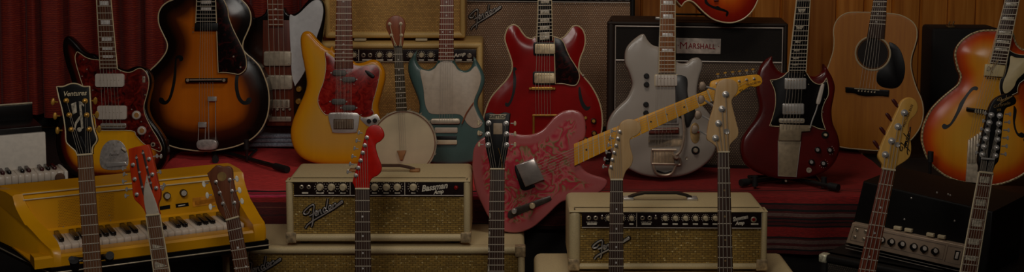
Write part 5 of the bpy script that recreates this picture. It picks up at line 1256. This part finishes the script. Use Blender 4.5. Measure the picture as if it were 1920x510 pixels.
# --- hanging orange archtop, only the lower bout in view
F = Fr('hollowbody_guitar', 'orange burst hollowbody guitar leaning on top of the name-plate amplifier', 'guitar', 1375, 42, pt=PZ(1375, 41.5, ZR + .006 + MTOP + .010), lean=7)
OB = burst('red_orange_burst', [(0, (120, 20, 12)), (.25, (150, 34, 16)), (.5, (186, 70, 18)), (.75, (206, 104, 26)), (1, (216, 120, 34))], d=.12)
F.body([(1256, -40), (1260, -15), (1268, 2), (1278, 13, 1), (1284, 5), (1291, 2), (1299, 4), (1308, 12), (1320, 24), (1336, 36), (1354, 42), (1374, 43), (1394, 36), (1410, 22), (1421, 2), (1428, -25), (1430, -60), (1422, -100), (1404, -140), (1375, -170), (1345, -180), (1310, -170), (1285, -140), (1275, -110), (1272, -80), (1262, -60)], 0, .07, OB, dome=.014, lam=.05, bev=.004, binding=CREAM, br=.0026)
F.decal('f_hole', [(1322, -14), (1325, -4), (1327, 3), (1333, 9), (1342, 12), (1346, 11), (1352, 15), (1360, 18), (1366, 22), (1366, 27), (1363, 31), (1361, 27), (1362, 23), (1352, 20), (1344, 18), (1336, 15), (1327, 10), (1322, 5), (1321, -6)], .0008, BLACK)
F.neck((1108, -196), (1094, -166), (1290, -106), (1276, -74), .017, 330, bridge=(1340, -75), nfret=20, board=ROSEB, bind=CREAM, wood_=MAHOG, head=100)
F.quad('tailpiece_bar', [(1339, -6), (1347, -6), (1347, 2), (1339, 2)], .012, .02, mat('maroon_dark', (90, 30, 24), .4))

# --- pink paisley guitar lying diagonally
F = Fr('electric_guitar', 'pink patterned single-cut guitar tilted to the right with a maple neck', 'guitar', 965, 437, z=ZC + .004, lean=10)
t = NT('pink_paisley'); v = t.co()
n1 = t.add('ShaderNodeTexNoise', Scale=14.0, Detail=2.0, Distortion=2.2); t.link(v, n1.inputs['Vector'])
n2 = t.add('ShaderNodeTexVoronoi', Scale=26.0); t.link(v, n2.inputs['Vector'])
pat_ = t.ramp(t.math('FRACT', t.math('ADD', t.math('MULTIPLY', n1.outputs['Fac'], 4.0), t.math('MULTIPLY', n2.outputs['Distance'], 1.2))), [(0, (182, 72, 78)), (.3, (190, 100, 98)), (.42, (150, 116, 86)), (.52, (122, 96, 62)), (.62, (170, 50, 56)), (.85, (176, 40, 62)), (1, (182, 72, 78))])
at = t.add('ShaderNodeAttribute', attribute_name='edge'); fe = t.ramp(t.math('DIVIDE', at.outputs['Fac'], .06), [(.42, (0, 0, 0)), (.62, (255, 255, 255))])
t.link(t.mix(fe, lin((172, 88, 88)), pat_), t.b.inputs['Base Color']); t.p(Roughness=.22, Coat_Weight=.7); PINK = t.m
F.body([(1085, 268), (1094, 262), (1098, 250), (1098, 235), (1096, 222), (1090, 212), (1079, 206.5), (1066, 206), (1053, 210), (1040, 219), (1030, 230), (1020, 241), (1009, 248), (996, 252), (982, 253), (968, 251), (950, 248), (930, 249), (910, 256), (895, 267), (888, 281), (886, 300), (886, 318), (888, 336), (892, 357), (903, 382), (916, 407), (930, 425), (946, 434), (965, 436.5), (982, 434), (1000, 426), (1016, 413), (1032, 398), (1044, 386), (1055, 378), (1070, 375), (1090, 373), (1110, 368), (1128, 358), (1138, 346), (1137, 337), (1126, 332), (1112, 328), (1099, 322), (1090, 312), (1086, 300)], 0, .042, PINK, bev=.005)
ps = F.slab('bridge_crescent', [(965, 315), (972, 312), (1001, 345), (1000, 352), (980, 357), (972, 340)], 0, .003, BLACK)  # flat black crescent along the lower left of the bridge cover
F.slab('ashtray_bridge', [(967, 310, 1), (1002, 296, 1), (1021, 337, 1), (985, 351, 1)], .0, .016, mat('worn_chrome_bright', (176, 166, 160), .16, .5, var=.1, scale=30), sm=False, bev=.004)
F.slab('control_plate', [(952, 407), (953, 398), (962, 391), (985, 383), (1027, 368), (1033, 371), (1031, 377), (998, 392), (970, 404), (958, 410)], 0, .003, mat('dark_chrome', (74, 64, 58), .25, .5), bev=.001)
ctrl(F, 964, 396, .003, .0095, CHROME, .014); ctrl(F, 998, 386, .003, .0105, mat('cream_nickel', (196, 176, 140), .35, .35), .014)
F.neck((1326, 169), (1334, 190), (1076, 270), (1077, 311), .004, 428, nfret=21, board=MAPLEY, wood_=MAPLEY, nutm=IVORY, inl=[('bdot', 1283, 201), ('bdot', 1250, 215), ('bdot', 1220.6, 228.5), ('bdot', 1192, 241), ('bdot', 1143, 262), ('bdot', 1099.5, 281)])
F.slab('pickguard', [(1080, 255), (1072, 238), (1055, 228), (1038, 238), (1020, 262), (1000, 285), (1010, 300), (1030, 335), (1050, 355), (1075, 345), (1085, 320)], -.001, .0008, mat('clear_guard', (190, 84, 92), .12, coat=.5, var=.2, scale=30)) if 0 else None
F.strings(6, ((990, 315), (1000, 338)), .012)
F.peghead([(1326, 169, 1), (1331, 163), (1332, 156), (1337, 151), (1353, 147.5), (1390, 143), (1413, 140), (1422, 140.5), (1428, 146), (1429.5, 154), (1425, 160), (1416, 163), (1407, 162), (1398, 167), (1388, 174), (1375, 183), (1355, 188), (1334, 190, 1)], .004, MAPLEY, posts=[(1344, 157), (1358, 155.5), (1372, 154), (1386, 152), (1400, 149.5), (1414, 147.5)],
          buttons=[(1346, 141, -1, -6), (1360, 138.5, -1, -6), (1374, 137, -1, -6), (1387, 135.5, -1, -6), (1400, 134, -1, -6), (1412, 132, -1, -6)], bm=GOLD, bsize=.006, br=.0024)
F.logo(0, 0, 0, 0, .0045, parent=F.hd, r=.0006, m1=BLACK, m2=False, rot=(1386, 170, -12, .035)); F.text('lettering', 'TELECASTER', 1413, 156.5, .0046, .0085, mat('decal_brown', (70, 34, 14), .5), 14, parent=F.hd)
F.headstrings([(1344, 157), (1358, 155.5), (1372, 154), (1386, 152), (1400, 149.5), (1414, 147.5)])

# ================================================================ front row: necks and heads, bodies below the picture
G = 'guitars standing in the front row'
F = new_front('electric_guitar', 'guitar with a black music-note headstock and gold tuners, before the tortoiseshell-guard offset guitar', 'guitar', 159, 290, 3.30, 11)
F.neck((144.5, 291), (173, 289), (157, 510), (190, 507), .0, 452, board=WALN, wood_=MAHOG, tend='body', deep=.02); F.boardstrings(); F.lowbody(SG)
GL = [(124.5, 189), (130, 216), (134, 243)]; GR = [(159.7, 189.5), (162.8, 216), (167.8, 242.6)]
F.peghead([(106, 162.5, 1), (119, 162), (129, 158), (137.5, 156.5), (147, 158), (156, 162), (168, 162, 1), (168.5, 176), (170, 200), (172, 222), (176, 243), (181.5, 260), (179, 268), (174.5, 274), (172.5, 281), (173, 289, 1), (144.5, 291, 1), (141, 283), (131, 274), (124, 265), (122.5, 245), (119.5, 222), (115, 200), (110.5, 184)], .003, BLACK, posts=GL + GR, buttons=[(103, 191, -8, -1), (107, 217.5, -8, 0), (111.5, 244.5, -8, 0), (175, 189, 8, 0), (178, 215, 8, 0), (182, 242, 8, 0)], pm=GOLD, bm=GOLD, bsize=.0095, br=.004, edge=CREAM)
F.logo(0, 0, 0, 0, .003, r=.0, m2=False, m1=IVORY, rot=(120, 178, 0, .001)) if 0 else None
F.text('lettering', 'Ventures', 140, 175.5, .0032, .018, IVORY, 3, fit=43, shear=.25, parent=F.hd, bold=.0003, sx=1.05)
for pts in ([(133, 195), (142.5, 191), (144, 211), (136.5, 214.5)], [(147.5, 190), (151, 190), (158, 196), (157.5, 200), (152.5, 196), (156.5, 240), (152.5, 243)], [(154, 214), (147, 220), (141, 229), (138.5, 243), (141, 243), (144, 232), (150, 224), (155, 219)]):
    F.slab('headstock_inlay', pts, .002, .0036, PEARLG, F.hd, sm=False, bev=.0002)
F.disc('headstock_inlay', 149, 243, .003, .006, .0006, PEARLG, F.hd)
F.slab('truss_rod_cover', [(150, 255), (155, 262), (162, 280), (163, 287), (150, 287), (147, 270)], .002, .0045, BLACK, F.hd); F.headstrings(GL[::-1] + GR)
N1 = F
F = new_front('electric_guitar', 'guitar with a red slotted twelve-string headstock and a pointed white truss cover', 'guitar', 286, 403, 3.34, 11)
F.neck((274, 404.5), (299.5, 402), (288.5, 510), (317.5, 507), .0, 405, board=WALN, wood_=MAPLE, bind=IVORY, tend='body', inl=[('poly', [(285.5, 458), (286.5, 466.5), (308, 462.5)], PEARLG), ('poly', [(290.5, 490), (291.5, 503), (314.5, 498.5)], PEARLG)]); F.boardstrings(); F.lowbody(AO, kind='round')
RDH = burst('red_orange_head', [(0, (150, 26, 12)), (1, (196, 74, 16))], d=.02)
RDW = wood('fire_red_maple', (160, 30, 14), (196, 66, 18))
F.peghead([(240.5, 283), (242, 279), (256, 275), (276, 271), (279.5, 274), (282, 281), (286, 296), (291, 316), (294, 333), (298.5, 351), (301, 362), (300, 373), (297, 380), (296, 390), (299.5, 402, 1), (274, 404.5, 1), (269, 393), (261, 383), (252, 374), (248.5, 362), (247, 345), (244, 322), (241.5, 300)], .003, RDW,
          posts=[(249.4, 309), (252.6, 336), (256.6, 364.5), (279.5, 298), (285.8, 327), (293, 352.6)], buttons=[(235, 327, -6, -1), (233.5, 340, -6, 1), (240, 355, -6, 0), (238, 367, -6, 1), (292, 293, 7, -1), (299.5, 293, 4, 0), (298, 323, 7, -2), (306, 348, 7, -3), (303, 353, 4, 1), (233, 316, -6, 0)], bsize=.0062, br=.003)
for pts in ([(254, 293), (257.5, 293), (263, 325), (269, 350), (270.5, 366), (267.5, 364), (262, 342), (257.5, 318)], [(266, 284), (270, 284), (277, 313), (282, 335), (286.5, 356), (283, 353), (278, 334), (272, 312)]): F.slab('slot', pts, .002, .0034, mat('slot_dark', (48, 18, 12), .6), F.hd)
for x, y in ((256, 296), (262, 323), (267, 351), (268, 287), (276, 314), (283, 343), (280, 332)): F.disc('slot_roller', x, y, .0034, .0034, .003, CHROME, F.hd)
F.slab('truss_rod_cover', [(275, 327, 1), (280, 347), (287, 365), (294, 384), (299, 402.5, 1), (274.5, 404.5, 1), (272, 391), (269.5, 375), (269.5, 358), (272, 342)], .003, .0055, mat('truss_white', (176, 164, 148), .35, var=.03), F.hd)
for x, y in ((275, 342), (275, 399), (296, 397)): F.disc('screw', x, y, .0055, .0015, .0008, NICKEL, F.hd)
F = new_front('acoustic_guitar', 'guitar with a brown crested headstock and white oval tuner buttons', 'guitar', 435, 409, 3.40, 11)
F.neck((423.5, 413), (448, 406), (440, 510), (468.5, 507), .0, 375, board=ROSE, wood_=MAHOG, tend='body', inl=[('dot', 446, 464.5, .0032), ('dot', 443, 503, .0032), ('dot', 461, 500, .0032)]); F.boardstrings(); F.lowbody(SPR, kind='round', w=.36, thick=.09)
HB = wood('headstock_brown', (84, 44, 26), (116, 66, 42))
PL = [(405, 341), (412, 361.5), (418, 381.5)]; PR = [(430.8, 337), (435, 358), (439.5, 380)]
F.peghead([(388, 325, 1), (393, 321), (400, 314), (407, 309.5), (417, 312), (428, 311.5), (435, 318), (436.5, 336), (441, 360), (446.5, 376), (448.5, 385), (447, 396), (448, 406, 1), (423.5, 413, 1), (417, 405), (408, 391), (401, 366), (394, 343)], .003, HB, posts=PL + PR, buttons=[(385.5, 344.5, -8, 2), (392, 366, -8, 1), (398, 387.5, -8, 1), (441, 336, 8, -2), (446, 357.5, 8, -2), (450.5, 378, 8, -2)], bm=mat('button_white', (226, 220, 206), .35), bsize=.0085)
F.disc('crest', 416, 331, .003, .0125, .0006, mat('worn_gold_print', (130, 100, 50), .4, var=.5, scale=300), F.hd)
F.headstrings([PL[2], PL[1], PL[0], PR[0], PR[1], PR[2]])
F = new_front('electric_guitar', 'guitar with a bright red six-in-line headstock, before the left cream amplifier', 'guitar', 679, 354, 3.72, 9)
F.neck((666, 354), (692.5, 354), (665.5, 510), (696, 510), .0, 392, board=ROSEB, wood_=MAPLE, tend='body', inl=[('dot', 679.5, 406), ('dot', 680, 442.5), ('dot', 680, 474.5), ('dot', 680, 503.5)]); RED = mat('bright_red', (190, 26, 14), .25, coat=.6, var=.05); F.boardstrings(); F.lowbody(RED)
PS = [(688, 258), (684, 272.5), (680, 286.5), (676, 301), (671.7, 314.8), (667.3, 329)]
F.peghead([(666, 354, 1), (663, 346), (661, 340), (668, 315), (676, 286), (684, 254), (688, 242), (695, 236), (703, 234), (713, 238), (719, 247), (719.5, 257), (713, 265), (706, 269), (704, 276), (708, 292), (714, 308), (715, 320), (708, 329), (698, 334), (693, 343), (692.5, 354, 1)], .002, RED, posts=PS, buttons=[(x - 13, y - 9 + .5 * i, -7, -1) for i, (x, y) in enumerate(PS)], bsize=.0065, br=.0034); F.headstrings(PS[::-1])
F = new_front('electric_guitar', 'guitar with a black squared headstock and grey plates, in front of the pink guitar', 'guitar', 932, 317, 3.74, 9)
F.neck((919, 317), (946, 317), (914, 510), (945.5, 510), .0, 383, board=ROSEB, wood_=MAPLE, tend='body', inl=[('poly', [(x, y - 6), (x + 3.2, y - 3), (x + 3.2, y + 3), (x, y + 6)], PEARLG) for x, y in ((917.3, 404.5), (916.5, 438.5), (915.5, 468), (914.8, 504))]); F.boardstrings(); F.lowbody(AB, kind='round', w=.21)
PL = [(916, 231), (914.5, 252), (915, 272)]; PR = [(949, 232), (949.5, 251.5), (950, 272)]
F.peghead([(909, 213, 1), (920, 211), (933, 214), (946, 210.5), (957.5, 213, 1), (955.5, 235), (954, 260), (951.5, 285), (947, 303), (946, 317, 1), (919, 317, 1), (917, 303), (911.5, 280), (909, 250)], .003, BLACK, posts=PL + PR, buttons=[(900, 249.5, -8, 0), (900, 231, -8, 0), (901, 271, -8, 0), (963, 231.5, 8, 0), (963, 251, 8, 0), (963, 271, 8, 0)], bm=mat('cream_nickel', (196, 176, 140), .35, .35), bsize=.0075, br=.0045)
lp = F.quad('logo_plate', [(918, 214.5), (950, 214), (947.5, 222), (945, 224), (917, 223.5)], .002, .004, mat('logo_plate_grey', (176, 162, 134), .4), F.hd, bev=.001); F.text('lettering', 'GRETSCH', 933, 219, .0042, .0125, BLACK, 1, parent=lp, sx=.95, bold=.0003)
F.rect('truss_rod_cover', 925, 231, 942, 252, .002, .005, mat('brushed_cover', (164, 140, 112), .4), F.hd, r=1); F.tube('string', [(934, 277), (938, 290), (941, 305), (942, 317)], .010, .0006, GOLD, F.hd)
F.headstrings(PL[::-1] + PR)
F = new_front('electric_guitar', 'guitar with a natural maple six-in-line headstock, before the right cream amplifier', 'guitar', 1156, 337, 3.46, 8)
F.neck((1144.5, 337), (1168, 337), (1141, 510), (1169.5, 510), .0, 400, board=ROSEB, wood_=MAPLE, tend='body', inl=[('dot', 1156, 392, .0026), ('dot', 1156, 429), ('dot', 1155.5, 463), ('dot', 1155, 492.5)]); F.boardstrings(); F.lowbody(JM, w=.29)
PS = [(1162, 247), (1158.5, 260), (1155, 273), (1151.5, 286.5), (1148, 299.5), (1145.5, 313.5)]
F.peghead([(1144.5, 337, 1), (1142, 328), (1141, 320), (1144, 308), (1150, 283), (1156, 257), (1160, 240), (1165, 230), (1176, 224), (1190, 225), (1200, 233), (1202, 243), (1195, 253), (1185, 258), (1181, 265), (1183, 280), (1187, 295), (1184, 310), (1174, 321), (1168, 337, 1)], .002, MAPLEP, posts=PS, buttons=[(x - 12, y - 1, -7, -1) for x, y in PS], bsize=.006, br=.0028); F.headstrings(PS[::-1])
F = new_front('bass_guitar', 'bass with a pale maple headstock and paddle tuners, before the white guitar', 'guitar', 1357, 285, 3.46, 8)
F.neck((1345.8, 285), (1367.8, 285), (1346, 510), (1374.6, 510), .0, 535, board=ROSEB, wood_=MAPLE, tend='body', inl=[('dot', 1358.5, 357, .0028, mat('clay_dot', (130, 100, 60), .5)), ('dot', 1359, 406, .0028, mat('clay_dot', (130, 100, 60), .5)), ('dot', 1360, 450, .0028, mat('clay_dot', (130, 100, 60), .5)), ('dot', 1360, 489, .0028, mat('clay_dot', (130, 100, 60), .5))]); F.boardstrings(4, .78, .0011); F.lowbody(JM, w=.28)
PB = [(1360.5, 177), (1353.5, 204.4), (1347.3, 231.4), (1341.5, 259)]
F.peghead([(1345.8, 285, 1), (1344, 276), (1335, 268), (1326.5, 262), (1326, 250), (1330, 227), (1336.5, 205), (1340, 187), (1342.5, 168), (1347, 155), (1354, 149.5), (1363, 147.5), (1373, 149), (1380.5, 154), (1384, 161), (1384, 168), (1380.5, 177), (1374, 185), (1372.5, 194), (1378, 217), (1382, 233), (1385, 246), (1383, 257), (1374, 266), (1369, 273), (1367.8, 285, 1)], .002, MAPLEP, posts=PB, br=.0052)
PD = mat('dull_paddle', (150, 128, 108), .4, .5)
for (x, y), (x2, y2) in zip(PB, ((1319, 161.5), (1317, 187), (1311, 216), (1305, 243))):
    F.tube('peg_shaft', [(x - 16, y - 8 if y < 190 else y - 6, -.008), (x2 + 5, y2 + 1, -.008)], 0, .0032, CHROME, F.hd)
    F.slab('tuning_key', [(x2 + 5, y2), (x2 + 2, y2 + 6), (x2 - 5, y2 + 8), (x2 - 8, y2 + 2), (x2 - 6, y2 - 7), (x2 + 1, y2 - 8), (x2 + 4, y2 - 4)], -.011, -.005, PD, F.hd, bev=.002)
F.knob('string_retainer', 1362, 246, .002, [(.0075, 0), (.0075, .004), (.002, .003)], CHROME, F.hd); F.headstrings(PB[::-1], r=.0011)
F = new_front('bass_guitar', 'bass with a maple headstock bearing a black script logo, leaning left at the right side', 'guitar', 1667, 318, 3.30, 9)
F.neck((1654.5, 316), (1679, 319.5), (1609.5, 510), (1641, 514), .0, 520, board=ROSER, wood_=MAPLE, tend='body', inl=[('dot', 1650.5, 389), ('dot', 1639.7, 437), ('dot', 1629.7, 481)], nutm=IVORY); F.boardstrings(4, .78, .0011); F.lowbody(JM)
PB = [(1695.5, 211.7), (1683.6, 237.5), (1671.7, 264.5), (1659.8, 290)]
MP2 = wood('aged_yellow_maple', (192, 142, 62), (214, 166, 84))
F.peghead([(1654.5, 316, 1), (1655, 309), (1648, 297), (1649, 285), (1659, 258), (1672, 231), (1683, 207), (1690, 191), (1698, 184.5), (1706, 182.5), (1715, 186), (1720.5, 194), (1721.5, 204), (1717, 215), (1709, 223), (1704, 233), (1703.5, 249), (1708, 264), (1709, 282), (1706, 294), (1698, 302), (1687, 309), (1681, 313), (1679, 319.5, 1)], .002, MP2, posts=PB, br=.0052)
for (x, y), (x2, y2) in zip(PB, ((1678.5, 194), (1667, 220.5), (1655.5, 246.5), (1643, 272))):
    F.tube('peg_shaft', [(x - 8, y - 6, -.008), (x2 + 4, y2 + 2, -.008)], 0, .0032, CHROME, F.hd)
    F.slab('tuning_key', [(x2 + 7, y2 + 4), (x2 + 5, y2 + 8), (x2 - 1, y2 + 2), (x2 - 6, y2 - 6), (x2 - 3, y2 - 9), (x2 + 2, y2 - 5)], -.011, -.005, mat('maroon_key', (70, 18, 16), .35), F.hd, bev=.002)
F.knob('string_retainer', 1682, 271, .002, [(.0065, 0), (.0065, .004), (.002, .003)], CHROME, F.hd); F.headstrings(PB[::-1], r=.0011)
F.logo(0, 0, 0, 0, .0025, parent=F.hd, r=.0011, m1=BLACK, m2=False, rot=(1689.5, 283, 53, .082))
F.text('lettering', 'PRECISION BASS', 1702.5, 217, .0026, .0085, mat('decal_brown', (70, 34, 14), .5), 68, parent=F.hd)
F = new_front('electric_guitar', 'guitar with a black twelve-string headstock, before the amber archtop', 'guitar', 1848, 324, 3.22, 9)
F.neck((1836, 322.5), (1861.5, 325), (1800.5, 510), (1831, 513), .0, 432, board=ROSE, wood_=MAPLE, bind=IVORY, tend='body', inl=[('blk', 337, 12, .68, PEARLG), ('blk', 380, 12, .68, PEARLG), ('blk', 419, 12, .68, PEARLG), ('blk', 454, 10, .68, PEARLG), ('blk', 484, 9, .68, PEARLG)]); F.boardstrings(6, .82, .0006); F.lowbody(AO)
PL = [(1858.5, 215.7), (1855, 230), (1851, 245), (1848, 260), (1844.5, 275), (1841.5, 289.5)]; PR = [(1874.5, 217), (1873, 232), (1871.6, 247), (1870, 261.5), (1868, 277), (1866, 292)]
F.peghead([(1836, 322.5, 1), (1837, 312), (1834.5, 302), (1836, 288), (1840, 268), (1844, 250), (1849, 230), (1854, 208), (1860, 193), (1868, 184), (1877, 179), (1886, 176), (1894, 176), (1902, 181), (1906, 188), (1904, 195), (1896, 199), (1887, 203), (1883, 212), (1881, 230), (1879, 250), (1877, 272), (1875, 290), (1872, 303), (1866, 311), (1861.5, 325, 1)], .003, BLACK, posts=PL + PR, buttons=[(x - 9, y - 3, -6, -1) for x, y in PL] + [(x + 17, y - 3, 10, 0) for x, y in PR], bsize=.0055, br=.0042)
F.logo(0, 0, 0, 0, .0035, parent=F.hd, r=.0008, m1=mat('worn_gold_print', (130, 100, 50), .4), m2=False, rot=(1870, 189, 2, .05)); F.text('lettering', 'Coronado', 1878, 196.5, .0034, .0105, mat('worn_gold_print', (130, 100, 50), .4), 14, shear=.3, parent=F.hd); F.text('lettering', 'XII', 1873, 206.5, .0034, .0095, mat('worn_gold_print', (130, 100, 50), .4), 6, parent=F.hd)
F.tube('string_bar', [(1840, 297), (1864, 299)], .012, .0028, CHROME, F.hd)
F.headstrings(PL[::-1] + PR, r=.0005, w=.9)
# neck holder of the front left guitar
b = N1.inv; 
Fh = Fr('guitar_stand', 'black neck-holder stand around the guitar with the gold tuners', 'guitar stand', 0, 0, pt=Vector((PY(171, 482, 3.3).x, 3.36, 0)))
m = mat('black_tube', (22, 18, 17), .4); q = lambda x, y, Y: Fh.inv @ PY(x, y, Y)
sweep('post', [(0, 0, .02), q(171, 486, 3.36)], .011, m, Fh.o, seg=10)
sweep('yoke', [q(134, 486, 3.24), q(140, 487, 3.33), q(171, 486, 3.345), q(198, 481, 3.33), q(208, 480, 3.24)], .008, m, Fh.o, seg=8)
sweep('rubber_tip', [q(141, 502, 3.26), q(139, 488, 3.24)], .012, RUBBER, Fh.o, seg=10); sweep('rubber_tip', [q(205, 484, 3.27), q(206, 479, 3.24)], .011, RUBBER, Fh.o, seg=10)
for dx, dy in ((-.22, -.1), (.22, -.1), (0, .3)): sweep('leg', [(0, 0, .18), (dx * .7, dy * .7, .012)], .009, m, Fh.o, seg=8)
# ================================================================ light
def lamp(name, loc, target, size, power, color, sizey=None):
    l = bpy.data.lights.new(name, 'AREA'); l.shape = 'RECTANGLE'; l.size = size; l.size_y = sizey or size; l.energy = power; l.color = color
    o = bpy.data.objects.new(name, l); COL.objects.link(o); o.location = loc
    o.rotation_euler = (Vector(target) - Vector(loc)).to_track_quat('-Z', 'Y').to_euler(); return o
lamp('unseen_light', (-.7, 1.5, 2.78), (-.3, 4.5, .8), .8, 95, (1.0, .94, .86))
lamp('unseen_light', (.5, .2, 2.80), (.3, 4.6, .9), .8, 70, (1.0, .94, .86))  # front fill lamp, added above the camera without a known fixture
lamp('unseen_light', (.25, 3.7, 2.82), (.45, 5.5, 1.0), .7, 56, (1.0, .90, .76))  # lamp added near the back to brighten the wood wall
w = bpy.data.worlds.new('world'); SC.world = w; w.use_nodes = True
w.node_tree.nodes['Background'].inputs[0].default_value = (.9, .75, .6, 1); w.node_tree.nodes['Background'].inputs[1].default_value = .02
SC.view_settings.view_transform = 'Standard'; SC.view_settings.look = 'None'; SC.view_settings.gamma = 1; SC.view_settings.use_curve_mapping = False
SC.view_settings.exposure = -2.14
